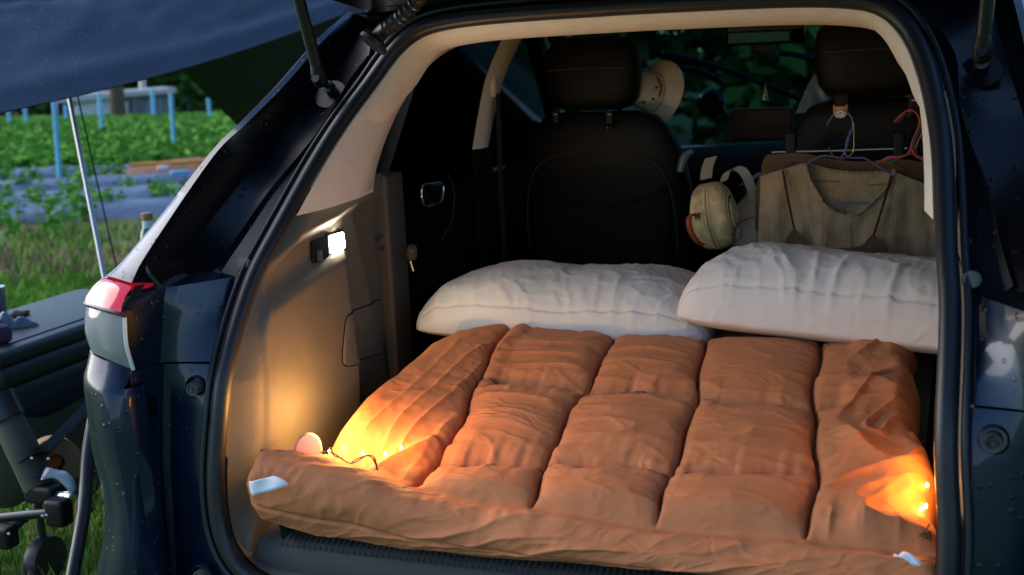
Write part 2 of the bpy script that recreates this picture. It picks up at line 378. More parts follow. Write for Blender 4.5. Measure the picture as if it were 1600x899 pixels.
M['lamp_on'] = mat('lit_lens', (.9, .9, .85), .4, emit=((1., .86, .66), 60.))
slab('lens', [(512, 369), (532, 363), (535, 387), (514, 396)], .002, .006, M['lamp_on'], lamp)
slot = slab('bag_hook', [(484, 377), (508, 370), (511, 403), (488, 413)], -.004, .008, M['gloss'], car)
slab('hook_tongue', [(490, 392), (494, 391), (496, 406), (492, 408)], .004, .010, M['grey'], slot, .001)
# cargo tie loop
tube('tie_loop', [px_panel(590, 375, 0), px_panel(593, 374, .012), px_panel(618, 372, .02), px_panel(622, 378, .022), px_panel(617, 389, .022), px_panel(598, 390, .015), px_panel(593, 389, 0)], .0035, M['chrome'], car, 10, m=40)

# ---- rear quarter, jamb and tail lamp (each side)
def strip(rows, n=40): return [crom(r, n) for r in rows]
JO = [surf(337, 420), surf(372, 372), surf(422, 300), surf(470, 243), surf(510, 190), surf(545, 130), surf(575, 90)]
CO = [(-.80, -.022, 1.104), (-.798, .046, 1.135), (-.765, .277, 1.291), (-.737, .352, 1.347), (-.715, .47, 1.416), (-.695, .61, 1.506), (-.68, .717, 1.559)]
CI = [(-.730, -.042, 1.098), (-.742, .025, 1.14), (-.744, .25, 1.287), (-.717, .335, 1.345), (-.697, .458, 1.415), (-.677, .60, 1.505), (-.66, .70, 1.556)]
CF = [(-.715, .075, 1.075), (-.728, .12, 1.125), (-.712, .345, 1.262), (-.692, .43, 1.325), (-.672, .55, 1.392), (-.648, .645, 1.48), (-.625, .71, 1.54)]
def quarter(side):
    S0 = [p for p in inward(loop, -.030, .006)[:120] if 1.06 < p[2] < 1.50]; N = 44
    rows = [crom(CO, N), crom(CI, N), crom(CF, N), crom(JO, N)+V(0, .004, 0), crom(S0, N)]
    sd = crom([(-.885, .20, 1.07), (-.885, .25, 1.10), (-.86, .42, 1.25), (-.84, .50, 1.31), (-.80, .60, 1.39), (-.75, .72, 1.49), (-.715, .80, 1.55)], N)
    mid = (rows[0]*.55+sd*.45); mid[:, 0] -= .012; mid[:, 1] -= .012
    loft('pillar_outer', [mir(r, side) for r in (sd, mid, rows[0], rows[0]*.65+rows[1]*.35+V(0, -.006, .004), rows[1])], M['paint_wet'], car, smooth=35)
    a, b = rows[1], rows[2]; c, d = rows[3], rows[4]
    g1 = a*.8+b*.2+V(.004, 0, 0); r1 = b*.45+c*.55+V(0, .004, -.004); r2 = c+V(.001, -.007, .004)
    loft('gutter', [mir(r, side) for r in (a, g1, b, r1, c, r2, c*.8+d*.2, d)], M['gutter'], car, smooth=35)
    top = [at(211, 447, Y=-.036), at(188, 440, Y=-.034), at(167, 433, X=-.81), V(-.865, .10, 1.088), V(-.888, .24, 1.07)]
    rdg = [at(189, 488, Y=-.082), at(160, 480, Y=-.076), at(131, 469, X=-.852), V(-.893, .10, 1.045), V(-.905, .24, 1.03)]
    bot = [at(206, 577, Y=-.046), at(172, 563, Y=-.052), at(141, 544, X=-.848), V(-.888, .10, .968), V(-.905, .24, .96)]
    le = sorted([top[0], rdg[0], bot[0]], key=lambda p: p[2])
    def ledge_(z): return V(*[np.interp(z, [p[2] for p in le], [p[j] for p in le]) for j in range(2)], z)
    # lower jamb panel between seal and lamp
    Z = [.40, .56, .66, .75, .86, .905, .939]
    c0 = [p for p in inward(loop, -.028, .004)[:120]]
    def sealx(z):
        q = [p for p in c0 if p[0] < -.5]; return float(np.interp(z, [p[2] for p in q], [p[0] for p in q]))
    def jrow(z):
        x0 = sealx(z) if z > .6 else -.57; x2 = np.interp(z, [.4, .527, .778, .943, 1.066], [-.765, -.758, -.745, -.722, -.705]); y = prof(z)+.014
        yo = np.interp(z, [.4, .9, .943, 1.066, 1.10], [.015, .018, .02, .03, .05])
        if z > .942:
            e1 = ledge_(z)+V(.004, .010, 0); return [(x0, y, z), (x0-.012, y-.002, z), (x0*.5+x2*.5, (y+yo)/2, z), (x2+.012, yo, z), (x2, yo-.006, z), (x2-.006, yo-.010, z), tuple(V(x2-.006, yo-.012, z)*.6+e1*.4), tuple(V(x2-.006, yo-.012, z)*.25+e1*.75), tuple(e1)]
        return [(x0, y, z), (x0-.012, y-.002, z), (x0*.5+x2*.5, (y+yo)/2, z), (x2+.012, yo, z), (x2, yo-.006, z), (x2-.008, yo-.004, z), (x2-.016, yo-.022, z), (-.745, -.030, z), (-.752, -.046, z)]
    J = loft('lower_jamb', [mir(jrow(z), side) for z in Z], M['paint'], car, smooth=30)
    Z2 = [.9425, .97, 1.0, 1.03, 1.06, 1.078]
    J2 = loft('upper_jamb', [mir(jrow(z), side) for z in Z2], M['paint'], car, smooth=30)
    # shelf closing the gutter's foot
    t = jrow(1.078); loft('gutter_foot', [mir(t, side), mir([(p[0], p[1]+.10, p[2]+.012) for p in t], side)], M['gutter'], car, smooth=30)
    # buffers and plugs
    for (x, y, z, r) in ((-.658, .002, .900, .021), (-.648, -.048, .566, .021)):
        bf = lathe('rubber_buffer', [(r*1.02, .004), (r*1.02, -.003), (r*.9, -.006), (r*.86, .006)], mir(V(x, y+.012, z), side), M['rubber'], car, (0, 1, 0), 28)
        lathe('buffer_cap', [(r*.62, .004), (r*.62, -.012), (r*.55, -.016), (r*.42, -.015), (r*.40, -.012), (r*.16, -.012), (r*.14, -.018), (0.001, -.018)], mir(V(x, y+.012, z), side), M['grey'] if side == 1 else M['grey_dk'], bf, (0, 1, 0), 24)
    lathe('plug', [(.014, .003), (.014, -.002), (.011, -.004), (.001, -.004)], mir(surf(380, 412, -.004), side), M['grey'], car, (0, 1, -.8), 20)
    lathe('drain_plug', [(.020, .0), (.018, -.003), (.001, -.003)], mir(V(-.737, -.006, .865), side), M['gloss'], car, (1, .35, 0), 20, sx=.6)
    # tail lamp
    rd2 = [p+V(0, .004, -.010) for p in rdg]
    def sm(r): return crom(r, 26)
    lampo = thing_part('tail_lamp', car)
    T, R1, R2, B = sm(top), sm(rdg), sm(rd2), sm(bot)
    loft('red_lens', [mir(r, side) for r in (T, T*.9+R1*.1+V(0, -.004, .004), T*.5+R1*.5+V(0, -.006, .006), T*.12+R1*.88+V(0, -.002, .004), R1)], M['redlens'], lampo, smooth=50)
    loft('lens_rim', [mir(r, side) for r in (R1, R1+V(0, -.003, -.003), R2+V(0, -.002, .002), R2)], M['gloss'], lampo, smooth=50)
    mids = [R2*(1-q)+B*q+V(0, -.010*math.sin(math.pi*q), 0) for q in np.linspace(0, 1, 8)]
    loft('clear_lens', [mir(r, side) for r in mids], M['clearlens'], lampo, smooth=60)
    inn = [R2*(1-q)+B*q+V(.022, .028, 0) for q in np.linspace(0.06, .94, 5)]
    loft('reflector', [mir(r[1:-4], side) for r in inn], M['reflector'], lampo, smooth=60)
    tube('chrome_edge', [mir(p, side) for p in (R2[0]+V(.003, 0, 0), (R2[0]+B[0])/2+V(.004, -.008, 0), B[0]+V(.003, 0, 0))], .0035, M['reflector'], lampo, 8, m=14)
    loft('lamp_side', [mir(r, side) for r in ([T[0], R1[0], R2[0], B[0]], [p+V(.006, .02, 0) for p in (T[0], R1[0], R2[0], B[0])])], M['blk'], lampo, smooth=20)
    # bumper corner
    rows = [list(B), ]
    led = sm([at(193, 609, Y=-.072), at(158, 601, Y=-.078), at(131, 585, X=-.862), V(-.905, .10, .925), V(-.915, .24, .92)])
    b2 = sm([at(196, 622, Y=-.076), at(160, 616, Y=-.085), at(131, 606, X=-.866), V(-.91, .10, .905), V(-.92, .24, .90)])
    def br(yi, xi, xm, xo, ym=-.088, xs=-.866, zo=0):
        o = at(xo, yi, X=xs); z = o[2]; return sm([at(xi, yi, Y=-.060), at(xm, yi, Y=ym), o, V(xs-.044, .10, z), V(xs-.05, .24, z)])
    b3 = br(700, 211, 172, 143); b4 = br(755, 219, 188, 157, xs=-.862); b5 = br(800, 226, 195, 164, xs=-.858); b6 = br(855, 236, 196, 160, -.095, -.868); b7 = br(905, 247, 198, 148, -.105, -.88)
    b8 = [p+V(.0, .02, -.12) for p in b7]; b9 = [p+V(.03, .08, -.22) for p in b7]
    loft('bumper_corner', [mir(r, side) for r in (B+V(.004, .012, .002), B+V(0, -.002, -.004), B*.4+led*.6+V(0, 0, -.004), led, b2, b3, b4, b5, b6, b7, b8, b9)], M['paint'], car, smooth=38)
    inr = np.array([r[0] for r in (led, b2, b3, b4, b5, b6, b7, b8)]); zz = inr[:, 2]
    j = np.array([(-.745+.002, -.012, z) for z in zz]); loft('bumper_edge', [mir(inr, side), mir(inr*.5+j*.5+V(.012, -.004, 0), side), mir(j, side)], M['paint'], car, smooth=50)
def thing_part(name, parent):
    o = bpy.data.objects.new(name, None); o.empty_display_size = .05; return link(o, parent)
quarter(1); quarter(-1)
# bumper beam and sill
xs = np.linspace(-.76, .76, 41)
loft('rear_bumper', [[(x, -.06-.06*math.cos(x*1.6)+.06*math.cos(.76*1.6)+dy, z) for x in xs] for dy, z in ((.08, .50), (.0, .495), (-.05, .485), (-.062, .46), (-.06, .40), (-.02, .30), (.06, .26))], M['paint'], car, smooth=45)
sl_o = thing_part('sill_plate', car)
loft('sill_cover', [[(x, y, z) for x in np.linspace(-.545, .545, 31)] for y, z in ((.14, .640), (.06, .648), (.03, .646), (.0, .634), (-.012, .612), (-.016, .59), (-.016, .565))], M['grey_dk'], sl_o, smooth=50)
ribv = MB()
for x in np.linspace(-.50, .50, 92):
    rr = [[(x+a, y, z+h) for a, h in ((-.0035, -.001), (-.0022, .0024), (.0022, .0024), (.0035, -.001))] for y, z in ((.05, .6475), (.03, .646), (.006, .638), (-.006, .625))]
    ribv.add(*loftd(rr))
rb = ribv.build('grip_ribs', M['grey_dk'], sl_o, 40); rb['kind'] = 'stuff'
for s in (-1, 1):
    A = [p for p in Sin[:120] if .575 < p[2] < .80]
    A = crom([mir(p, -s) for p in A], 30)
    loft('corner_trim', [A, A+V(s*.02, .02, .004), A+V(s*.045, .05, .012), A+V(s*.05, .12, .014)], M['grey'], car, smooth=60)

FM = [i for i, p in enumerate(loop) if p[2] > 1.36]
loft('aperture_flange', [inward(loop, d, y)[FM[0]:FM[-1]+1] for d, y in ((-.018, .012), (-.045, .020), (-.075, .034), (-.11, .060), (-.15, .085))], M['gutter'], car, smooth=60)
tube('trim_cable', [at(232, 405, Y=.03), at(229, 418, Y=.01), at(236, 432, Y=.0), at(247, 445, Y=.01)], .0045, M['rubber'], car, 8, m=20)
# ---- tailgate, struts, wiring boot
tg = thing_part('tailgate', car)
def tgrow(y, z, hw, bow=.02): return [(x*hw, y, z-bow*abs(x)**2.2) for x in np.linspace(-1, 1, 21)]
outer = [tgrow(.64, 1.600, .60), tgrow(.50, 1.655, .63), tgrow(.1, 1.80, .66), tgrow(-.22, 1.915, .70), tgrow(-.40, 1.865, .72), tgrow(-.60, 1.76, .72)]
inner = [tgrow(.62, 1.562, .57, .01), tgrow(.48, 1.60, .60), tgrow(.1, 1.745, .63), tgrow(-.20, 1.85, .66), tgrow(-.38, 1.80, .69), tgrow(-.585, 1.70, .70)]
sec_ = [outer[i] for i in range(6)]+inner[::-1]
loft('gate_skin', sec_, M['paint_wet'], tg, cu=True, smooth=35)
loft('gate_lining', [tgrow(.40, 1.618, .50), tgrow(.1, 1.735, .55), tgrow(-.19, 1.838, .58), tgrow(-.36, 1.79, .60), tgrow(-.56, 1.702, .60)], M['blk'], tg, smooth=40)
for s in (1, -1):
    b0 = mir(V(-.628, .50, 1.418), s)
    e = mir(at(474, -6, X=-.64), s); d = e-b0; L_ = d/np.linalg.norm(d)
    g = thing_part('gas_strut', car); dn = b0+V(0, -.02, 0)
    tube('strut_tube', [dn+L_*.035, dn+L_*.62], .0125, M['blackmetal'], g, 14)
    tube('strut_end', [dn-L_*.012, dn-L_*.006, dn+L_*.02, dn+L_*.04], [.011, .0155, .0155, .011], M['blk'], g, 14)
    lathe('ball_stud', [(.009, -.018), (.010, -.008), (.006, .004), (.006, .03), (.013, .032), (.013, .045), (.001, .046)], dn+V(0, -.004, 0), M['blackmetal'], g, (0, 1, -.4), 16)
    lathe('stud_plate', [(.034, .045), (.034, .050), (.001, .05)], dn, M['gutter'], g, (0, 1, -.8), 24)
    box('hinge_arm', mir(V(-.50, .66, 1.575), s), (.05, .16, .03), M['paint'], car, bev=.01)
bt = crom([at(583, 68, D=2.30), at(596, 52, D=2.30), at(612, 38, D=2.28), at(632, 22, D=2.26), at(652, 2, D=2.24), at(665, -20, D=2.2)], 46)
rr = [.0135+.0022*math.sin(k*1.9) if k > 10 else .0145 for k in range(46)]
bo = tube('wiring_boot', bt, rr, M['rubber'], car, 14)
v_, f_ = lathed([(.030, -.004), (.030, .004), (.022, .010), (.014, .014)], bt[0], bt[3]-bt[0], 22); mk('boot_flange', v_, f_, M['rubber'], bo)
# hinge hardware seen along the roof edge
for k, x in enumerate((-.30, -.22, -.10, .08, .22)): box('roof_clip', (x, .645, 1.567), (.03, .02, .008), M['chrome'] if k % 2 else M['gloss'], car, bev=.002)

# ---- shell: roof, sides, floor, glass
ys = [.60, .75, 1.2, 1.7, 2.06]; hw = [.64, .67, .68, .66, .60]; zc = [1.575, 1.583, 1.59, 1.58, 1.55]
loft('roof', [[(u*h, y, z-.028*abs(u)**2.5) for u in np.linspace(-1, 1, 21)] for y, h, z in zip(ys, hw, zc)], M['paint_wet'], car)
loft('headliner', [[(u*h, y, z-.022*abs(u)**2.5) for u in np.linspace(-1, 1, 15)] for y, h, z in ((.70, .56, 1.535), (.80, .60, 1.553), (1.2, .61, 1.558), (1.7, .60, 1.552), (2.04, .57, 1.532))], M['beige'], car)
for s in (-1, 1):
    def sd(y, z): return (s*float(np.interp(z, [.28, .45, .75, .98, 1.06], [.87, .905, .925, .905, .885]))*(1-.06*sst(3.2, 4.3, y)-.03*sst(.5, .1, y)), y, z)
    Ys = [.20, .45, .80, 1.2, 1.8, 2.4, 3.0, 3.5, 3.9, 4.2]; Zs = [.28, .45, .6, .75, .88, .98, 1.06]
    for nm, a, b in (('quarter_panel', 0, 4), ('door_skin', 3, 6), ('door_skin', 5, 7), ('wing', 6, 10)):
        loft(nm, [[sd(y-(.004 if i == b-a-1 and b < 10 else 0), z) for z in Zs] for i, y in enumerate(Ys[a:b])], M['paint'], car)
    loft('roof_rail', [[(s*.885, y, 1.06), (s*.87, y, 1.10)] if k == 0 else [(s*.71, y, 1.53), (s*.67, y, 1.565)] for k, y in ((0, .45), (1, .8))], M['paint_wet'], car)
    tube('roof_rail', [(s*.70, .78, 1.545), (s*.70, 1.3, 1.555), (s*.68, 1.8, 1.54), (s*.655, 2.06, 1.515), (s*.80, 2.70, 1.14), (s*.84, 2.85, 1.07)], .035, M['paint_wet'], car, 10, m=40)
    gw = loft('side_window', [[(s*(.878*(1-t)+.70*t), y0*(1-t)+y1*t, 1.06+.475*t) for t in np.linspace(0, 1, 6)] for y0, y1 in ((.48, .84), (1.0, 1.1), (1.6, 1.55), (2.2, 1.9), (2.80, 2.06))], M['dglass'], car)
    # interior door skins
    loft('door_card', [[(s*x, y, z) for x, z in ((.66, .45), (.68, .60), (.67, .80), (.68, .95), (.69, 1.05), (.70, 1.075), (.86, 1.075))] for y in (.69, .9, 1.2, 1.5, 1.8, 2.4, 2.8)], M['dash'], car, smooth=50)
    loft('quarter_lining', [[(s*.635, .73, .45), (s*.635, .73, 1.06), (s*.63, .76, 1.20), (s*.58, .85, 1.42)], [(s*.74, .75, .45), (s*.74, .75, 1.08), (s*.74, .79, 1.22), (s*.69, .90, 1.45)]], M['blk'], car)
    # B pillar with belt
    bp = crom([at(738, 234, X=-.615), at(747, 180, X=-.605), at(760, 120, X=-.58), at(785, 60, X=-.55), at(800, 30, X=-.53)], 20)
    w0 = crom([V(.0, .11, 0), V(0, .12, 0), V(0, .16, 0)], 20)
    prow = [bp, bp+w0*.25+V(.014, 0, 0), bp+w0*.7+V(.014, 0, 0), bp+w0+V(0, 0, 0)]
    pt_ = loft('centre_pillar_trim', [mir(r, -s) for r in prow], M['beige'], car, smooth=60)
    pl_ = crom([at(738, 236, X=-.615), at(742, 320, X=-.63), at(748, 420, X=-.64)], 10)
    loft('centre_pillar_lower', [mir(r, -s) for r in (pl_, pl_+V(.016, .03, 0), pl_+V(.016, .10, 0), pl_+V(0, .14, 0))], M['blk'], car, smooth=60)
    an = at(771, 135, X=-.575)
    mi = lambda q: mir(q, -s)
    bl = thing_part('seat_belt', car)
    lathe('belt_anchor', [(.010, -.010), (.020, -.008), (.022, .0), (.018, .006), (.001, .007)], mi(an), M['beige'], bl, (-s*-1., 0, 0), 18, sx=.7, sy=1.4)
    loft('webbing', [[mi(an+V(.01, -.012, -.02)), mi(an+V(.01, .02, -.02))], [mi(an+V(-.0, .0, -.25)), mi(an+V(-.0, .035, -.25))], [mi(an+V(-.02, .06, -.62)), mi(an+V(-.02, .095, -.62))]], M['canvas'] if False else M['grey_dk'], bl)
# left rear door release handle
dh = [at(659, 293, X=-.662), at(672, 288, X=-.660), at(690, 287, X=-.660), at(693, 296, X=-.660), at(690, 314, X=-.660), at(682, 320, X=-.661), at(663, 322, X=-.662)]
hd_ = thing_part('door_handle', car)
tube('handle_ring', dh, .0035, M['chrome'], hd_, 10, closed=True, m=60)
c_ = np.mean(dh, 0); rw = crom(dh, 40, closed=True)
loft('handle_bowl', [rw, c_+(rw-c_)*.8+V(-.008, 0, 0), c_+(rw-c_)*.02+V(-.012, 0, 0)], M['gloss'], hd_, cv=True)
tube('door_card_seam', crom([at(700, 270, X=-.661), at(710, 300, X=-.661), at(706, 345, X=-.661), at(690, 375, X=-.661)], 20), .0016, M['grey_dk'], car, 6)
lathe('buckle', [(.012, 0), (.014, .01), (.010, .03), (.001, .032)], at(643, 402, Y=.74), M['grey_dk'], car, (.3, -.4, .8), 14)
tube('buckle_tongue', [at(641, 408, Y=.735), at(646, 424, Y=.735)], .003, M['gold'], car, 8)
# floor and folded rear seat under the bed
box('cargo_floor', (0, .35, .585), (1.12, .60, .05), M['blk'], car)
box('cabin_floor', (0, 1.9, .36), (1.3, 2.2, .08), M['blk'], car)
loft('folded_rear_seat', [[(x, y, z) for x in np.linspace(-.56, .56, 9)] for y, z in ((.60, .62), (.62, .70), (.70, .74), (1.05, .80), (1.16, .80), (1.2, .74), (1.2, .45))], M['leather'], car)
# windscreen, dashboard, mirror, wipers, bonnet
ws = loft('windscreen', [[(u*h, y-.10*u*u*0+.0, z) for u in np.linspace(-1, 1, 9)] for y, z, h in ((2.05, 1.535, .60), (2.4, 1.34, .68), (2.85, 1.075, .78))], M['screen'], car)
loft('dashboard', [[(x, y+.04*math.cos(x*2), z+.015*math.cos(x*3)) for x in np.linspace(-.72, .72, 25)] for y, z in ((2.82, 1.065), (2.5, 1.085), (2.22, 1.075), (2.12, 1.03), (2.12, .85), (2.2, .6), (2.3, .4))], M['dash'], car, smooth=50)
box('dash_panel', at(1190, 194, Y=2.06), (.195, .03, .10), M['brownp'], car, bev=.012)
mc = at(1195, 51, Y=1.98)
mr = thing_part('rear_view_mirror', car)
v_, f_ = boxd(mc, (.235, .035, .07), rz(.15), .016); mk('mirror_shell', v_, f_, M['gloss'], mr)
v_, f_ = boxd(mc+V(.003, -.0175, 0), (.215, .002, .056), rz(.15), .001); mk('mirror_glass', v_, f_, M['dim_mirror'], mr)
box('camera_box', at(1192, 75, Y=2.0), (.07, .03, .022), M['grey_dk'], mr)
tube('mirror_stalk', [mc, mc+V(0, .05, .05)], .012, M['blk'], mr, 10)
for a, b in (((1042, 82), (1250, 155)), ((1050, 108), (1118, 122)), ((1215, 82), (1300, 108))):
    p, q = at(*a, Y=2.55), at(*b, Y=2.62); tube('wiper', [p, p*.5+q*.5+V(0, 0, .012), q], .010, M['blk'], car, 8, m=12)
lathe('dash_knob', [(.03, -.02), (.045, -.01), (.045, .02), (.03, .035), (.001, .036)], at(1112, 162, Y=2.2), M['gloss'], car, (0, -1, .3), 20)
loft('bonnet', [[(u*h, y, z-.05*abs(u)**2.5) for u in np.linspace(-1, 1, 15)] for y, z, h in ((2.82, 1.075, .80), (3.3, 1.05, .84), (3.8, .98, .84), (4.15, .86, .80), (4.28, .70, .76), (4.30, .35, .74))], M['paint_wet'], car)
for s in (-1, 1):
    for y in (.80, 3.50):
        wh = thing_part('wheel', car); g_ = gz(s*.80, y)
        lathe('tyre', [(.20, -.10), (.31, -.10), (.335, -.08), (.34, 0), (.335, .08), (.31, .10), (.20, .10)], (s*.80, y, g_+.335), M['rubber'], wh, (1, 0, 0), 40)
        lathe('rim', [(.19, -.06), (.215, .07), (.20, .095), (.05, .085), (.001, .09)], (s*.80, y, g_+.335), M['steel'], wh, (s, 0, 0), 20)
        a_ = np.linspace(-.3, math.pi+.3, 30)
        tube('arch_liner', [(s*.885, y+.365*math.cos(t), g_+.335+.365*math.sin(t)) for t in a_], .028, M['blk'], car, 8)

# ---- front seats
def rrect(hw, hd, e, n=40):
    a = np.linspace(0, 2*math.pi, n, endpoint=False)
    return np.stack([hw*np.sign(np.cos(a))*np.abs(np.cos(a))**(2/e), hd*np.sign(np.sin(a))*np.abs(np.sin(a))**(2/e)], 1)
def seat(cx, yb, dz):
    s = thing_part('front_seat', car)
    zs = [.42, .55, .70, .85, .98, 1.08, 1.15, 1.20, 1.24, 1.272, 1.286]; ws_ = [.245, .256, .260, .257, .252, .244, .230, .214, .192, .158, .11]; ds = [.07, .075, .075, .073, .07, .066, .06, .055, .047, .036, .02]
    rows = []
    for z, w_, d in zip(zs, ws_, ds):
        r = rrect(w_, d, 3.2); yc = yb+.075+(1.2-z)*.16
        rows.append([(cx+p[0], yc+p[1]-.012*(1-(p[0]/.25)**2)*(p[1] < 0), z+dz) for p in r])
    loft('backrest', rows, M['leather'], s, cv=True, caps=True, smooth=60)
    # back panel with map pocket
    def bk(x, z, o): return (cx+x, yb+(1.2-z)*.16+.075-float(np.interp(z, zs, ds))-.012*(1-(x/.25)**2)-o, z+dz)
    pk = thing_part('map_pocket', s)
    rows = []
    for t in np.linspace(0, 1, 10):
        z = .62+t*.43; hwid = .190+.006*t; edge = min(1, min(t, 1-t)*8)
        rows.append([bk(x, z-(.028*(x/.19)**2*-1 if t == 1 else .0)+(.022*(1-(x/.19)**2)*-1 if t > .9 else 0), .004+.012*min(1, (hwid-abs(x))/.03+.1)*(.35+.65*t)) for x in np.linspace(-hwid, hwid, 17)])
    loft('pocket_panel', rows, M['leather'], pk, smooth=60)
    tube('pocket_hem', rows[-1], .004, M['leather'], pk, 8)
    tube('stitching', [bk(x, z, .003) for x, z in ((-.215, .90), (-.212, 1.02), (-.19, 1.11), (-.15, 1.155), (-.08, 1.178), (0, 1.183), (.08, 1.178), (.15, 1.155), (.19, 1.11), (.212, 1.02), (.215, .90))], .0018, M['thread'], s, 6, m=60)
    rows = []
    for z, w_, d in ((1.290, .075, .03), (1.298, .105, .045), (1.32, .125, .055), (1.37, .134, .060), (1.41, .136, .060), (1.45, .130, .056), (1.475, .112, .046), (1.488, .07, .028)):
        r = rrect(w_, d, 3.0); rows.append([(cx-.015+p[0], yb+.06+p[1], z+dz) for p in r])
    h = loft('headrest', rows, M['leather'], s, cv=True, caps=True, smooth=60)
    tube('headrest_seam', [(cx-.015+x, yb-.003+.25*x*x, 1.405+dz-.3*x*x) for x in np.linspace(-.11, .11, 15)], .002, M['thread'], h, 6)
    for x in (-.075, .075): tube('headrest_post', [(cx-.02+x, yb+.07, 1.22+dz), (cx-.02+x, yb+.065, 1.33+dz)], .007, M['gloss'], s, 10)
    rows = []
    for y, z, w_ in ((.14, .50, .235), (.2, .55, .25), (.45, .58, .255), (.62, .60, .25), (.68, .57, .23), (.69, .45, .22)): rows.append([(cx+x, yb+y, z+dz-.03+.03*(abs(x)/.25)**3) for x in np.linspace(-w_, w_, 13)])
    loft('seat_cushion', rows, M['leather'], s, smooth=60)
    return s
seat(-.352, 1.45, 0.); seat(.392, 1.33, .02)

# ================================================================== the bed
def bedz(y): return .74+.20*np.minimum(y, .70)+.05*np.maximum(0, y-.70)
mt_rows = []
for y in np.linspace(-.022, 1.10, 24):
    z1 = float(bedz(y))-.045; mt_rows.append([(x, y, z) for x, z in ((-.485, .645+max(0, y-.3)*.2), (-.49, z1-.01), (-.47, z1), (0, z1+.002), (.52, z1), (.555, z1-.01), (.555, .645+max(0, y-.3)*.2))])
tag(loft('mattress', mt_rows, M['matt'], None, smooth=40), 'thin dark teal mattress under the copper quilt', 'mattress')

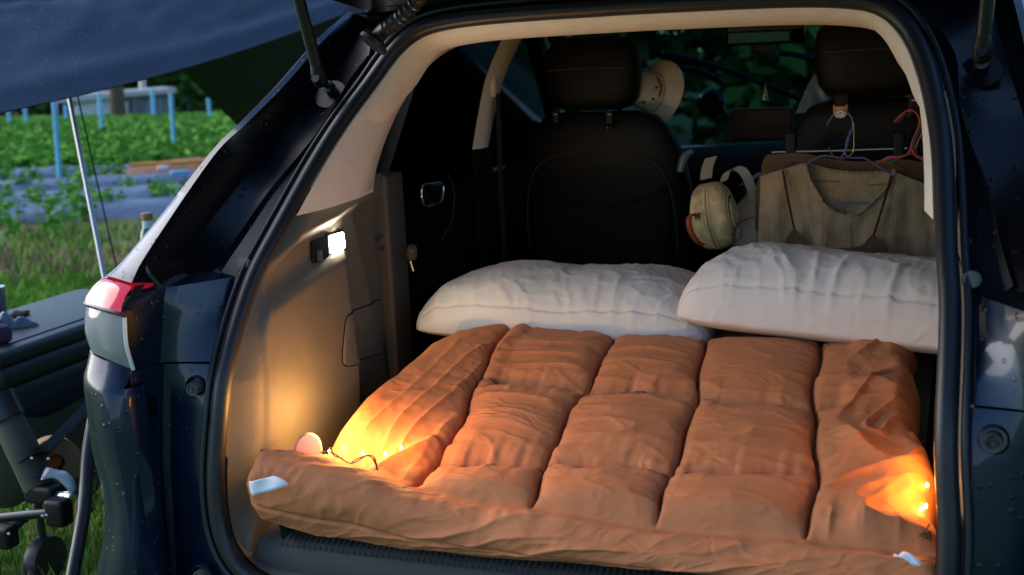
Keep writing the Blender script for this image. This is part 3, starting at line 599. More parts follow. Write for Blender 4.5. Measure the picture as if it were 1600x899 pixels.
def quilt():
    RX = [-.56, -.50, -.404, -.30, -.241, -.129, -.02, .2, .416, .535, .60]
    RZ = [.796, .810, .798, .778, .756, .738, .735, .726, .730, .729, .726]
    BZ = [.700, .687, .668, .664, .662, .660, .664, .674, .676, .678, .68]
    NX, NT, NR = 460, 330, 130
    u = np.linspace(0, 1, NX)
    yT = np.concatenate([np.linspace(1.02, .032, NT)])
    seams = [(-.252, -.068), (-.038, -.062), (.184, -.09), (.408, -.095)]
    def top(x, y):
        wob = .006*np.sin(9*y+3*x)
        ds = np.full(x.shape, 9.); sgn = np.zeros(x.shape)
        for k, (a, b) in enumerate(seams):
            q = np.abs(x-(a+b*y+.007*np.sin(11*y+k*2)+.004*np.sin(31*y+k)+(.0 if k else .012*np.sin(7*y)))); ds = np.minimum(ds, q)
        dr = np.full(x.shape, 9.)
        for k, (y0, sl_) in enumerate(((.392+.012, -.02), (.118+.02, .075), (.668, .0), (.93, 0))):
            dr = np.minimum(dr, np.abs(y-(y0+sl_*x+.006*np.sin(16*x+k)+.003*np.sin(50*x+k*3))))
        mid = sst(-.30, -.24, x)*sst(.46, .40, x)
        dr = np.where(mid > .02, dr+(1-mid)*.06, .2)
        p1 = 1-np.exp(-(ds/.013)**.85); p2 = 1-np.exp(-(dr/.026)**1.0); dome = (1-np.exp(-(ds/.06)**1.3))*(1-mid+mid*(1-np.exp(-(dr/.06)**1.3)))
        h = .024*p1**.8*(1-.85*mid*(1-p2))+.011*dome*(1-.35*np.exp(-(ds/.11)**2)*0)
        h = h-.012*np.exp(-(ds/.0042)**2)-.005*np.exp(-(dr/.004)**2)*mid
        # gathers at the cross seams and pulls along the long seams
        g = vnoise(x*75, y*9, 3)-.5; h = h+.009*g*np.exp(-(dr/.030))*mid*p1
        g = vnoise(x*12, y*58, 5)-.5; h = h+.012*g*np.exp(-(ds/.038))
        # slack creases lying across the cells
        wx = x+.04*(fbm(x*6, y*6, 21)-.5); wy = y+.06*(fbm(x*5, y*5, 22)-.5)
        cr = ridge(wx*5.5, wy*21, 7)**3; h = h+.0050*(cr-.3)*sst(.01, .05, ds)*(.35+vnoise(x*4, y*4, 8))*mid
        cr2 = ridge(wx*11+wy*16, wy*24, 9)**4; h = h+.0022*(cr2-.2)*mid
        h = h+.007*(fbm(x*6, y*6, 10)-.5)
        # bunched left strip: long diagonal folds running away from the corner
        lf = sst(-.245, -.285, x)
        dg = (x+.40)*1.0-(y-.1)*.16; al = y
        f1 = ridge(dg*9+.8*vnoise(x*4, y*3, 31), al*1.5, 12)**1.5; f2 = ridge(dg*24+1.6*vnoise(x*6, y*4, 41), al*3.0, 13)**2.5
        h = h+lf*(.022*(f1-.35)*(.35+vnoise(x*3, y*5, 47))+.006*(f2-.3)*(.2+1.4*vnoise(x*9, y*6, 43))+.004*sst(.05, .30, y)*(1-sst(.52, .68, y))+.010*(fbm(x*20, y*14, 14)-.5))
        # bunched right strip
        rt = sst(.40, .44, x)
        dg = (x-.48)*1.0-(y-.3)*.55
        f1 = ridge(dg*10+1.0*vnoise(x*6, y*6, 32), (y+x)*5, 15)**2; f2 = ridge(dg*26+1.5*vnoise(x*8, y*9, 42), y*9, 16)**3
        h = h+rt*(.017*(f1-.35)+.009*(f2-.3)+.010*(fbm(x*22, y*20, 17)-.5)+.012*sst(.45, .62, y)*sst(.72, .66, y))
        return h
    def edges(y):
        xL = np.interp(y, [-.1, .03, .07, .12, .30, .50, .56, .64, .72, 1.05], [-.532, -.532, -.495, -.482, -.474, -.456, -.425, -.36, -.345, -.345])
        xR = np.interp(y, [-.1, .05, .10, .18, .28, .36, .50, .58, .67, .75, 1.05], [.60, .598, .582, .592, .566, .545, .542, .520, .528, .50, .50])
        return xL, xR
    rows = []
    xrow = lambda y: (edges(y)[0]+(edges(y)[1]-edges(y)[0])*(.5-.5*np.cos(np.pi*(u*.96+.02))*1.0)) if False else edges(y)[0]+(edges(y)[1]-edges(y)[0])*u
    def rolloff(x, y):
        xL, xR = edges(y); a = np.clip((x-xL)/.045, 0, 1); b = np.clip((xR-x)/.045, 0, 1)
        return np.sqrt(1-(1-a)**2)*np.sqrt(1-(1-b)**2)
    for y in yT:
        x = xrow(y); yy = np.full(x.shape, y); ro = rolloff(x, y)
        nook = np.exp(-((x+.43)/.10)**2-((y-.115)/.040)**2)*.022+np.exp(-((x-.555)/.05)**2-((y-.10)/.05)**2)*.012
        z = bedz(y)-.028*(1-ro)-.030+ (top(x, yy)+.02)*np.maximum(ro, .05)*float(1-.75*sst(.63, .74, y))-nook-.012*float(sst(.62, .74, y))
        rows.append(np.stack([x, yy, z], 1))
    y0 = yT[-1]; x = xrow(y0); z0 = rows[-1][:, 2]; xe = xrow(0.)
    rzv = np.interp(xe, RX, RZ)+.006*(fbm(xe*9, 0, 51)-.5)+.004*(vnoise(xe*30, 0, 52)-.5); bz = np.interp(xe, RX, BZ)+.006*(vnoise(xe*12, 0, 53)-.5)
    lift = np.clip((rzv-.75)/.07, 0, 1)
    ctrl = [np.stack([x, np.full(NX, y0), z0], 1), np.stack([xe*.5+x*.5, .018-.0*lift, z0*.6+(rzv-.004)*.4], 1), np.stack([xe, .000+.0*lift, rzv-.002], 1), np.stack([xe, np.full(NX, -.024), rzv+.001], 1),
            np.stack([xe, np.full(NX, -.048), rzv-.013], 1), np.stack([xe, np.full(NX, -.064), (rzv*.6+bz*.4)], 1), np.stack([xe, np.full(NX, -.064), rzv*.32+bz*.68], 1), np.stack([xe, np.full(NX, -.052), bz+.010], 1),
            np.stack([xe, np.full(NX, -.030), bz], 1), np.stack([xe, np.full(NX, .03), bz+.004], 1)]
    C = np.array(ctrl); k = len(C)
    for t in np.linspace(0, k-1, NR)[1:]:
        i = min(int(t), k-2); f = t-i; p0 = C[max(i-1, 0)]; p1 = C[i]; p2 = C[i+1]; p3 = C[min(i+2, k-1)]
        P = .5*((2*p1)+(-p0+p2)*f+(2*p0-5*p1+4*p2-p3)*f*f+(-p0+3*p1-3*p2+p3)*f**3)
        fr = sst(1.2, 3.2, t); X_ = P[:, 0]
        sag = fr*sst(k-1.5, k-3, t)
        d1 = ridge(X_*8+t*.7+.8*vnoise(X_*5, t*.4, 61), t*.35, 62)**2; d2 = ridge(X_*22+t*.9, t*.5+.6*vnoise(X_*10, t*.5, 64), 63)**3
        hem = np.exp(-((t-(6.25+.25*np.sin(X_*6)))/.11)**2)
        d3 = ridge(X_*55+t*1.5+2*vnoise(X_*14, t, 66), t*.8, 67)**3
        disp = sag*(.0055*(d1-.4)+.0016*(d2-.3)+.0018*(d3-.3)*(.1+vnoise(X_*9, t*.5, 68))-.0050*hem+.012*(fbm(X_*5, t*.6, 65, 2)-.5))
        nrm_y = -math.sin(min(max((t-2)/3, 0), 1)*math.pi/2)-.1; nrm_z = math.cos(min(max((t-2)/3, 0), 1)*math.pi/2)
        P = P.copy(); P[:, 1] += nrm_y*disp; P[:, 2] += nrm_z*disp
        ex = np.clip((X_-xe[0])/.03, 0, 1); exr = np.clip((xe[-1]-X_)/.03, 0, 1); e_ = np.sqrt(1-(1-ex)**2)*np.sqrt(1-(1-exr)**2)
        zc_ = (rzv+bz)/2; P[:, 2] = zc_+(P[:, 2]-zc_)*np.maximum(e_, .1) if t > 2 else P[:, 2]
        P[:, 1] = P[:, 1]+(1-e_)*.03*sst(1.5, 3, t)
        rows.append(P)
    q = loft('quilt', rows, M['quilt'], None, smooth=180)
    A_ = np.array(rows[:NT])
    def hz(x, y): r = A_[np.argmin(np.abs(A_[:, 0, 1]-y))]; return float(np.interp(x, r[:, 0], r[:, 2]))
    for k, (a, b) in enumerate(seams):
        tube('stitch_line', [(xx, y, hz(xx, y)+.0004) for y in np.linspace(.70, .040, 150) for xx in [a+b*y+.007*np.sin(11*y+k*2)+.004*np.sin(31*y+k)+(.0 if k else .012*np.sin(7*y))]], .0011, M['stitch'], q, 5)
    for k, (y0, sl_) in enumerate(((.392+.012, -.02), (.118+.02, .075), (.668, .0))):
        xs_ = np.linspace(-.262 if k != 1 else -.25, .385, 170); tube('stitch_line', [(x_, y0+sl_*x_+.006*np.sin(16*x_+k)+.003*np.sin(50*x_+k*3), hz(x_, y0+sl_*x_+.006*np.sin(16*x_+k)+.003*np.sin(50*x_+k*3))+.0022) for x_ in xs_], .0015, M['stitch'], q, 5)
    return q, rows
ql, qrows = quilt()
tag(ql, 'copper brown quilted comforter spread over the car bed', 'comforter')
# white sewn corner labels (parts of the quilt)
def onroll(px, py, D0):   # patch corner a touch proud of the front roll
    return at(px, py, Y=D0)
def label_patch(pxs, ys_):
    pts = [at(px, py, Y=y) for (px, py), y in zip(pxs, ys_)]
    a, b, c, d = pts; rows = []
    for s_ in np.linspace(0, 1, 7): rows.append([(a*(1-t)+b*t)*(1-s_)+(d*(1-t)+c*t)*s_+V(0, -.006*math.sin(math.pi*t)-.003*math.sin(6*t+3*s_), .004*math.sin(math.pi*s_)) for t in np.linspace(0, 1, 9)])
    o = loft('care_label', rows, M['tagw'], ql, smooth=70); so = o.modifiers.new('thick', 'SOLIDIFY'); so.thickness = .002
label_patch([(389, 752), (427, 744), (453, 757), (394, 776)], (-.078, -.078, -.076, -.082))
label_patch([(1396, 868), (1412, 862), (1441, 880), (1428, 884)], (-.075, -.068, -.072, -.082))

def pillow(name, c, a, b, t, yaw, pitch, roll, seed, label, sag=0., ue=5.5):
    nu, nv = 170, 120; R3 = np.array(Matrix.Rotation(yaw, 3, 'Z') @ Matrix.Rotation(pitch, 3, 'X') @ Matrix.Rotation(roll, 3, 'Y'))
    U, W = np.meshgrid(np.linspace(-1, 1, nu), np.linspace(-1, 1, nv), indexing='ij')
    U = np.sin(U*math.pi/2)*.55+U*.45; W = np.sin(W*math.pi/2)*.55+W*.45
    def side(sg):
        pin = (1-.07*(1-W**2)*np.abs(U)**3), (1-.09*(1-U**2)*np.abs(W)**3)
        X = a*U*(1-.035*(1-W*W)*U**4-.075*np.abs(W)**7*np.abs(U)**3); Y = b*W*(1-.04*(1-U*U)*W**4-.11*np.abs(U)**7*np.abs(W)**3)
        e = np.maximum(0, (1-np.abs(U)**ue))**.46*np.maximum(0, (1-np.abs(W)**3.2))**.5
        Z = sg*t*e*(1.0 if sg > 0 else .22)
        if sg > 0:
            f = ridge((X+.15*Y)*22+1.6*vnoise(X*9, Y*9, seed+1), Y*5, seed)**3; g = ridge(X*46+1.5*vnoise(X*12, Y*10, seed+5), Y*9, seed+2)**3
            edge = np.exp(-(1-np.abs(W))*2.2)
            big = ridge((X*.8-Y*.9)*8+vnoise(X*6, Y*6, seed+7), (X+Y)*4, seed+8)**3
            Z = Z+e**.5*(.0065*(f**1.6-.2)*(.2+1.1*edge)*sst(.6, .1, W)*(.3+1.4*vnoise(X*7, Y*7, seed+11))+.0030*(g-.3)*(.2+edge)+.0045*(big-.3)*(.4+vnoise(X*5, Y*5, seed+9))+.0030*(ridge((X+.5*Y)*38+2*vnoise(X*11, Y*11, seed+12), (Y-.3*X)*15, seed+13)**4-.15)+.022*(fbm(X*5, Y*5, seed+3)-.5)-sag*np.exp(-((X)/(.4*a))**2))
        else: Z = Z+0*Z
        # flanged seam set in from the long edge
        if sg > 0: Z = Z-.006*np.exp(-((W+.90)/.010)**2)*e**.3
        return np.stack([X, Y, Z], -1)
    T, B = side(1), side(-1)
    v = np.concatenate([T.reshape(-1, 3), B.reshape(-1, 3)])@R3.T+np.array(c); f = gridf(nu, nv); n = nu*nv
    f2 = [tuple(i+n for i in q[::-1]) for q in f]
    o = mk(name, v, f+f2, M['pillow'], None, 180, recalc=False)
    bm = bmesh.new(); bm.from_mesh(o.data); bmesh.ops.remove_doubles(bm, verts=bm.verts, dist=.0006); bmesh.ops.recalc_face_normals(bm, faces=bm.faces); bm.to_mesh(o.data); bm.free()
    o.data.polygons.foreach_set('use_smooth', [True]*len(o.data.polygons))
    return tag(o, label, 'pillow', 'pillows on the car bed')
pillow('pillow', (-.222, .865, .848), .338, .228, .132, rad(3), rad(-3), rad(1), 100, 'flatter white pillow lying behind the left seat, under the other pillow', .012, 3.2)
pillow('pillow', (.384, .828, .874), .328, .228, .148, rad(-5), rad(-7), rad(3), 140, 'plump white pillow on the right, in front of the hanging knit top', 0)

# ---- warm fairy lights in the two front corners of the bed
M['warm'] = mat('warm_led', (1, .75, .4), .4, emit=((1., .50, .12), 40.))
M['wire'] = mat('fairy_wire', (.05, .035, .015), .4, .3)
def fairy(pts_, beads, energy, lightpos, label, loops, tint=(1., .50, .14)):
    t = thing('fairy_lights', label, 'string lights', pts_[0], 'warm fairy lights in the bed corners')
    tube('wire', pts_, .0014, M['wire'], t, 6, m=80)
    for l in loops: tube('wire', l, .0012, M['wire'], t, 6, m=40)
    for b in beads: lathe('bulb', [(.0004, -.003), (.0018, -.002), (.002, 0), (.0017, .002), (.0004, .0035)], b, M['warm'], t, (0, .3, 1), 10)
    for lp, e in zip(lightpos, energy):
        ld = bpy.data.lights.new('bulb_glow', 'POINT'); ld.energy = e; ld.color = tint; ld.shadow_soft_size = .012
        lo = bpy.data.objects.new('bulb_glow', ld); COL.objects.link(lo); lo.parent = t; lo.matrix_parent_inverse = parent_inv(t); lo.location = tuple(lp)
QA = np.array(qrows[:330])
def qz(x, y):
    r = QA[np.argmin(np.abs(QA[:, 0, 1]-y))]; return float(np.interp(x, r[:, 0], r[:, 2]))
def qat(x, y, h): return V(x, y, qz(x, y)+h)
LW, RW = [.23]*7, [.10]*4
fairy([at(500, 707, Y=.015), at(520, 708, Y=.015), at(548, 724, Y=.015), at(575, 712, Y=.015), at(588, 728, Y=.015), at(588, 748, Y=.015)],
      [qat(-.462, .12, .006), qat(-.43, .115, .006), qat(-.385, .105, .004), qat(-.335, .095, .004), qat(-.30, .09, .004)], LW, [qat(-.470, .18, .06), qat(-.472, .145, .06), qat(-.455, .12, .065), qat(-.415, .105, .065), qat(-.375, .095, .065), qat(-.335, .09, .065), qat(-.295, .085, .06)],
      'string of warm fairy lights behind the quilt roll beside the grey side trim',
      [[at(505, 710, Y=.015), at(516, 700, Y=.015), at(522, 712, Y=.015), at(536, 716, Y=.015)], [at(548, 724, Y=.015), at(560, 716, Y=.015), at(582, 712, Y=.015), at(590, 735, Y=.015), at(589, 750, Y=.015)]])
fairy([at(1394, 852, Y=.02), at(1408, 842, Y=.02), at(1428, 846, Y=.02), at(1440, 855, Y=.02), at(1452, 830, Y=.02), at(1454, 850, Y=.02)],
      [qat(.562, .08, .006), qat(.568, .10, .010), qat(.568, .13, .012)], RW, [qat(.555, .080, .04), qat(.565, .090, .05), qat(.566, .12, .05), qat(.562, .15, .045)],
      'string of warm fairy lights in the right corner beside the rubber seal',
      [[at(1425, 850, Y=.02), at(1436, 838, Y=.02), at(1448, 826, Y=.02), at(1453, 818, Y=.02)], [at(1440, 846, Y=.02), at(1446, 832, Y=.02), at(1450, 845, Y=.02)]], (1., .40, .06))
# pink disc standing in the left corner
pc = at(482, 703, Y=.075); pk_ = thing('pink_fan', 'small round pale pink fan head beside the left fairy lights', 'fan', pc-V(0, 0, .04))
lathe('fan_head', [(.010, .010), (.027, .009), (.0305, .003), (.0305, -.003), (.027, -.009), (.010, -.011), (.001, -.011)], pc, M['pinkdisc'], pk_, (.50, -.85, .25), 36, sx=.8)
box('fan_hub', pc+V(-.012, -.022, -.002), (.016, .006, .012), M['gloss'], pk_, rz(-.5), .002)
tube('fan_neck', [pc-V(0, 0, .028), pc-V(0, -.005, .06)], .006, M['pinkdisc'], pk_, 10)

# ================================================================== things hung and stowed at the front seats
YS = 1.20
def P2(px, py, y=YS): return at(px, py, Y=y)
# clothes rod and its clips
rod = thing('clothes_rod', 'thin steel clothes rod clipped across the back of the right seat', 'rod', P2(1205, 238, 1.24))
tube('rod', [P2(1206, 238, 1.24), P2(1300, 236, 1.24), P2(1418, 232, 1.24)], .0028, M['steel'], rod, 8)
for x in (1236, 1405):
    box('rod_clip', P2(x, 232, 1.245), (.026, .018, .075), M['blk'], rod, bev=.005)
    box('clip_pad', P2(x, 250, 1.235), (.024, .012, .022), M['gloss'], rod, bev=.004)
# dog head hook
dg = thing('dog_head_hook', 'seat hook shaped like an orange and white dog head', 'hook', P2(1312, 190, 1.25))
dc = P2(1313, 174, 1.232); W1 = .0016
def flat(name, pts, th, m, parent, off=0.):
    a = np.array([(dc[0]+x*.0165, dc[1]-off, dc[2]+z*.0165) for x, z in pts]); b = a+V(0, th, 0)
    mk(name, np.concatenate([a, b]), [tuple(range(len(a)))]+[tuple(range(len(a), 2*len(a)))[::-1]]+[(i, (i+1) % len(a), (i+1) % len(a)+len(a), i+len(a)) for i in range(len(a))], m, parent, 30)
flat('head', [(-.98, .1), (-1., .95), (-.55, .62), (.0, .68), (.55, .62), (1., .95), (.98, .1), (.95, -.45), (.55, -.9), (0, -1.), (-.55, -.9), (-.95, -.45)], .006, M['orangep'], dg)
flat('muzzle', [(-.9, -.35), (-.5, -.05), (-.2, .12), (.2, .12), (.5, -.05), (.9, -.35), (.52, -.84), (0, -.94), (-.52, -.84)], .001, M['whitep'], dg, .0014)
for s in (-1, 1):
    flat('eye', [(s*.45-.12, .12), (s*.45+.12, .12), (s*.45+.1, .02), (s*.45-.1, .02)], .001, M['blk'], dg, .0028)
    flat('cheek', [(s*.6-.14, -.28), (s*.6+.14, -.28), (s*.6+.1, -.48), (s*.6-.1, -.48)], .001, M['pinkp'], dg, .0028)
    flat('brow', [(s*.35-.08, .5), (s*.35+.08, .5), (s*.35+.05, .36), (s*.35-.05, .36)], .001, M['whitep'], dg, .0014)
flat('nose', [(-.14, -.15), (.14, -.15), (.06, -.3), (-.06, -.3)], .001, M['blk'], dg, .0028)
flat('mouth', [(-.03, -.3), (.03, -.3), (.03, -.52), (-.03, -.52)], .001, M['blk'], dg, .0028)
loft('hook_strap', [[P2(1304, 148, 1.29), P2(1325, 147, 1.29)], [P2(1304, 156, 1.262), P2(1325, 155, 1.262)], [P2(1305, 170, 1.242), P2(1325, 169, 1.242)]], M['grey_dk'], dg)
tube('hook_arm', [P2(1301, 181, 1.225), P2(1297, 187, 1.215), P2(1294, 192, 1.212)], .0016, M['steel'], dg, 8)
# plain black seat hooks
def seat_hook(px, py, y, lab, s=1.):
    h = thing('seat_hook', lab, 'hook', P2(px, py+10, y), 'black hooks on the seat backs')
    box('strap', P2(px, py-6, y), (.020*s, .010, .036*s), M['blk'], h, bev=.003)
    box('clip', P2(px-1, py+9, y-.006), (.021*s, .014, .014*s), M['gloss'], h, bev=.004)
    tube('hook_arm', [P2(px-1, py+4, y-.012), P2(px-1, py+10, y-.024), P2(px-1, py+13, y-.032), P2(px-1, py+9, y-.040)], .003*s, M['gloss'], h, 8, m=14)
    box('rivet', P2(px, py-11, y-.008), (.010*s, .003, .003), M['steel'], h, bev=.001)
seat_hook(868, 190, 1.425, 'black plastic hook on the left seat, nearer the side window')
seat_hook(952, 190, 1.425, 'black plastic hook on the left seat, nearer the cream hat')
seat_hook(1429, 168, 1.26, 'black plastic hook on the right seat holding the bundled hangers', 1.3)
# coloured wire hangers
def hanger(m, lab, hook, lpts, rpts, bar=None, y=1.195, grp='coated wire hangers'):
    h = thing('wire_hanger', lab, 'hanger', P2(*hook[-1], y), grp)
    tube('hook', [P2(a, b, y+c) for a, b, c in [(p[0], p[1], p[2] if len(p) > 2 else 0) for p in hook]], .0022, m, h, 8, m=40)
    tube('shoulder_wire', [P2(*p[:2], y) for p in lpts], .0021, m, h, 8, m=30); tube('shoulder_wire', [P2(*p[:2], y) for p in rpts], .0021, m, h, 8, m=30)
    if bar: tube('cross_bar', [P2(*p, y) for p in bar], .0021, m, h, 8, m=12)
    return h
hb = hanger(M['blueplastic'], 'blue wire hanger under the dog head hook, carrying the knit top', [(1318, 172, .03), (1328, 180), (1333, 192), (1330, 206), (1323, 222), (1322, 232), (1316, 246)], [(1320, 236), (1314, 246), (1295, 244), (1283, 244), (1270, 250), (1258, 257)], [(1320, 236), (1324, 245), (1336, 247), (1352, 248), (1375, 262), (1396, 274)], [(1282, 315), (1330, 318), (1372, 316)])
tube('twist', [P2(1329-k*.17+1.6*math.sin(k*.7), 202+k*.8, 1.195+.0028*math.cos(k*.7)) for k in range(45)], .0018, M['blueplastic'], hb, 6)
tube('hook_tip', [P2(1301, 182, 1.2), P2(1296, 188, 1.2), P2(1292, 196, 1.2)], .0018, M['blueplastic'], hb, 6)
ring = thing('brass_ring', 'long brass wire loop hanging beside the blue hanger', 'ring', P2(1314, 248, 1.19))
tube('loop', [P2(1331, 188, 1.188), P2(1334, 195, 1.188), P2(1334, 232, 1.188), P2(1328, 243, 1.188), P2(1314, 249, 1.188), P2(1302, 244, 1.188), P2(1295, 231, 1.188)], .0014, M['gold'], ring, 6, m=50)
for m_, nm, dx, dy in ((M['redp'], 'red', 0, 0), (M['greenp'], 'green', 4, 5), (M['pinkp'], 'pink', 9, -3)):
    yy = 1.15+dx*.002
    hanger(m_, f'{nm} wire hanger in the bundle beside the right rubber seal', [(1397+dx*.6, 191, .03), (1408+dx*.5, 180, .02), (1420, 172, .02), (1431, 176, .0), (1437+dx*.6, 190), (1433+dx, 205), (1426+dx, 220), (1423+dx*.8, 232), (1418+dx*.5, 242)],
           [(1424+dx*.7, 230), (1418+dx*.5, 241), (1404, 246+dy*.4), (1388, 249+dy), (1370, 254-dy*.6)], [(1424+dx*.7, 230), (1430+dx*.4, 243), (1442, 248+dy*.5), (1462, 254+dy)], y=yy)
tube('tie', [P2(1399, 190, 1.16), P2(1397, 195, 1.16)], .005, M['gold'], hb, 8) if False else None
# knit top
kt = thing('knit_top', 'tan knit top with scalloped scoop neck hanging on the blue hanger', 'top', P2(1320, 380, 1.19))
def panel(name, tops, zb, y, m, parent, n=60, k=26, wave=.006, cut=None):
    T = crom([P2(a, b, y) for a, b in tops], n); rows = []
    for i in range(k):
        t = i/(k-1); R = T.copy(); R[:, 2] = T[:, 2]*(1-t)+zb*t; R[:, 1] += (wave*1.6*np.sin(R[:, 0]*48+2*t+3*vnoise(R[:, 0]*9, t*2, 5))+.6*wave*np.sin(R[:, 0]*120+2*vnoise(R[:, 0]*20, t*3, 6)))*min(1, t*2.5)
        R[:, 0] += (R[:, 0]-R[:, 0].mean())*.06*t; rows.append(R)
    return loft(name, rows, m, parent, smooth=180)
ZB = .93
panel('back_panel', [(1255, 262), (1275, 262), (1300, 268), (1340, 272), (1375, 271), (1398, 268)], ZB, 1.205, M['knit'], kt, wave=.003)
panel('front_left', [(1188, 276), (1205, 270), (1230, 263), (1258, 257), (1266, 282), (1278, 302), (1290, 322), (1310, 334), (1328, 337)], ZB, 1.182, M['knit'], kt)
panel('front_right', [(1328, 337), (1345, 333), (1358, 322), (1380, 300), (1392, 282), (1398, 270), (1420, 278), (1452, 290), (1475, 300)], ZB, 1.182, M['knit'], kt)
def scallop(pts, y):
    P = crom([P2(a, b, y) for a, b in pts], 120); P[:, 2] += .0022*np.abs(np.sin(np.arange(120)*.42)); P[:, 1] += .002*np.sin(np.arange(120)*.84); return P
v_, f_ = tubed(scallop([(1258, 256), (1266, 282), (1278, 302), (1290, 322), (1310, 334), (1328, 337), (1345, 333), (1358, 322), (1380, 300), (1392, 282), (1399, 268)], 1.176), .0024, 7); mk('neck_edging', v_, f_, M['knit'], kt)
v_, f_ = tubed(scallop([(1258, 258), (1275, 261), (1300, 267), (1340, 271), (1375, 270), (1399, 267)], 1.202), .0024, 7); mk('neck_edging', v_, f_, M['knit'], kt)
for a, b in (((1270, 283), (1313, 284)), ((1358, 290), (1392, 287))): tube('back_slit', [P2(*a, 1.2), P2(*b, 1.2)], .0008, M['strap'], kt, 6)
# brown coat behind and black-strapped camisole in front
bc = thing('brown_garment', 'dark brown garment hanging behind the tan knit top', 'garment', P2(1200, 380, 1.23))
panel('garment_panel', [(1190, 256), (1198, 243), (1212, 241), (1230, 240), (1252, 240), (1330, 252), (1420, 250), (1460, 262)], ZB, 1.228, M['knit2'], bc, wave=.004)
panel('garment_edge', [(1180, 300), (1183, 285), (1189, 272), (1196, 262)], ZB, 1.20, M['knit2'], bc, n=12, wave=.002)
cs = thing('strappy_top', 'brown camisole with thin black straps hung over the tan knit top', 'camisole', P2(1300, 380, 1.165))
for a, b, c in (((1223, 266), (1232, 315), (1241, 358)), ((1393, 274), (1380, 320), (1365, 368))): tube('shoulder_strap', [P2(*a, 1.174), P2(*b, 1.166), P2(*c, 1.160)], .0026, M['strap'], cs, 6, m=20)
panel('camisole_front', [(1222, 385), (1232, 368), (1241, 357), (1250, 366), (1262, 384), (1310, 388), (1345, 384), (1356, 374), (1365, 366), (1374, 376), (1385, 388)], ZB-.02, 1.160, M['knit2'], cs, wave=.003)

# hat on the far seat shoulder
ht = thing('sun_hat', 'cream bucket hat with strap resting beside the left headrest', 'hat', at(1035, 190, Y=1.62))
hc = at(1022, 146, Y=1.60)
Mh = frame((-.55, -.78, .25), (0, .2, 1)); rows = []
for r, h, wv in ((.001, .088, 0), (.03, .086, 0), (.048, .074, 0), (.056, .05, 0), (.060, .022, 0), (.063, .0, 0), (.082, -.010, .004), (.100, -.022, .008), (.112, -.034, .010)):
    rows.append([hc+V(-.012, .03, -.0)+.86*(Mh@np.array([r*1.02*math.cos(a), r*math.sin(a)*.92, h+wv*math.sin(2*a+.6)])) for a in np.linspace(0, 2*math.pi, 40, endpoint=False)])
loft('crown', rows[:6], M['hat'], ht, cv=True, smooth=60); loft('brim', rows[5:], M['hat'], ht, cv=True, smooth=60)
tube('hat_band', rows[5], .003, M['canvas'], ht, 6, closed=True)
tube('chin_strap', [at(1027, 120, Y=1.52), at(1033, 136, Y=1.52), at(1030, 152, Y=1.52)], .004, M['knit2'], ht, 8, m=12)
for p in ((1026, 137), (1021, 155), (1006, 160)): lathe('eyelet', [(.004, 0), (.004, .002), (.001, .002)], at(*p, Y=1.505), M['strap'], ht, (-.2, -1, 0), 10)

# wicker bag
wb = thing('wicker_bag', 'round straw wicker bag with tan leather handle beside the pillow', 'bag', at(1118, 385, Y=1.14))
ax = np.array([.98, -.06, .16]); ax /= np.linalg.norm(ax); Mw = frame(ax, (.12, 0, 1)); wc = at(1116, 338, Y=1.16)
def ell(r, h, wob=0., n=64):
    a = np.linspace(0, 2*math.pi, n, endpoint=False); rr = r*(1+wob*np.sin(a*28+(h*900)))
    return np.array([wc+Mw@np.array([q*math.cos(t)*1.34, q*math.sin(t)*1.0, h]) for q, t in zip(rr, a)])
prof_w = [(-.046, .020), (-.044, .032), (-.040, .043), (-.034, .050), (-.027, .0545), (-.020, .0565), (-.013, .057), (-.006, .057)]
hs = [(h, r) for h, r in prof_w]+[(-h, r) for h, r in prof_w[::-1]]
for nm, sgn in (('lid', -1), ('basket_body', 1)):
    coil = MB(); sub = [(h, r) for h, r in hs if (h < 0) == (sgn < 0)]
    hh = np.linspace(sub[0][0], sub[-1][0], 12); rr_ = np.interp(hh, [q[0] for q in sub], [q[1] for q in sub])
    for k, (h, r) in enumerate(zip(hh, rr_)): coil.add(*tubed(ell(r, h+sgn*.002, .018 if k % 2 else -.018), .0027, 6, closed=True))
    for r in (.008, .014, .020, .026, .032, .038, .044): coil.add(*tubed(ell(r, sgn*(.047-.0*r)+sgn*.004*(1-r/.05), .03), .0030, 6, closed=True)) if r < .03 else None
    o = coil.build(nm, M['wicker'], wb, 60)
    inner_ = loft('lining', [ell(.005, sgn*.044), ell(.03, sgn*.040), ell(.052, sgn*.02), ell(.054, sgn*.003)], M['lace'], wb, cv=True)
tube('rim_binding', ell(.0585, -.004), .0035, M['wicker'], wb, 8, closed=True); tube('rim_binding', ell(.0585, .0045), .0035, M['wicker'], wb, 8, closed=True)
tube('zip', ell(.0575, .0002), .0014, M['knit2'], wb, 6, closed=True)
rows = []
for h in np.linspace(-.042, .045, 10):
    a = np.linspace(-.62, .62, 22); R0 = float(np.interp(abs(h), [0, .027, .046], [.060, .058, .036])); 
    rows.append([wc+Mw@np.array([R0*1.37*math.cos(t), R0*1.04*math.sin(t), h])+V(0, 0, .002*math.sin(9*t+h*200)) for t in a])
loft('crochet_cover', rows, M['lace'], wb, smooth=180)
lh = [at(1086, 338, Y=1.085), at(1079, 336, Y=1.07), at(1075, 345, Y=1.06), at(1078, 362, Y=1.065), at(1088, 378, Y=1.08), at(1098, 384, Y=1.10)]
C_ = crom(lh, 24); loft('leather_handle', [C_+V(-.004, -.004, .0), C_+V(.006, -.012, .004), C_+V(.010, -.006, .004), C_+V(.0, .002, 0)], M['tanl'], wb, cu=True, smooth=60)
box('handle_tab', at(1090, 338, Y=1.085), (.014, .004, .018), M['tanl'], wb, rz(.5), .002)
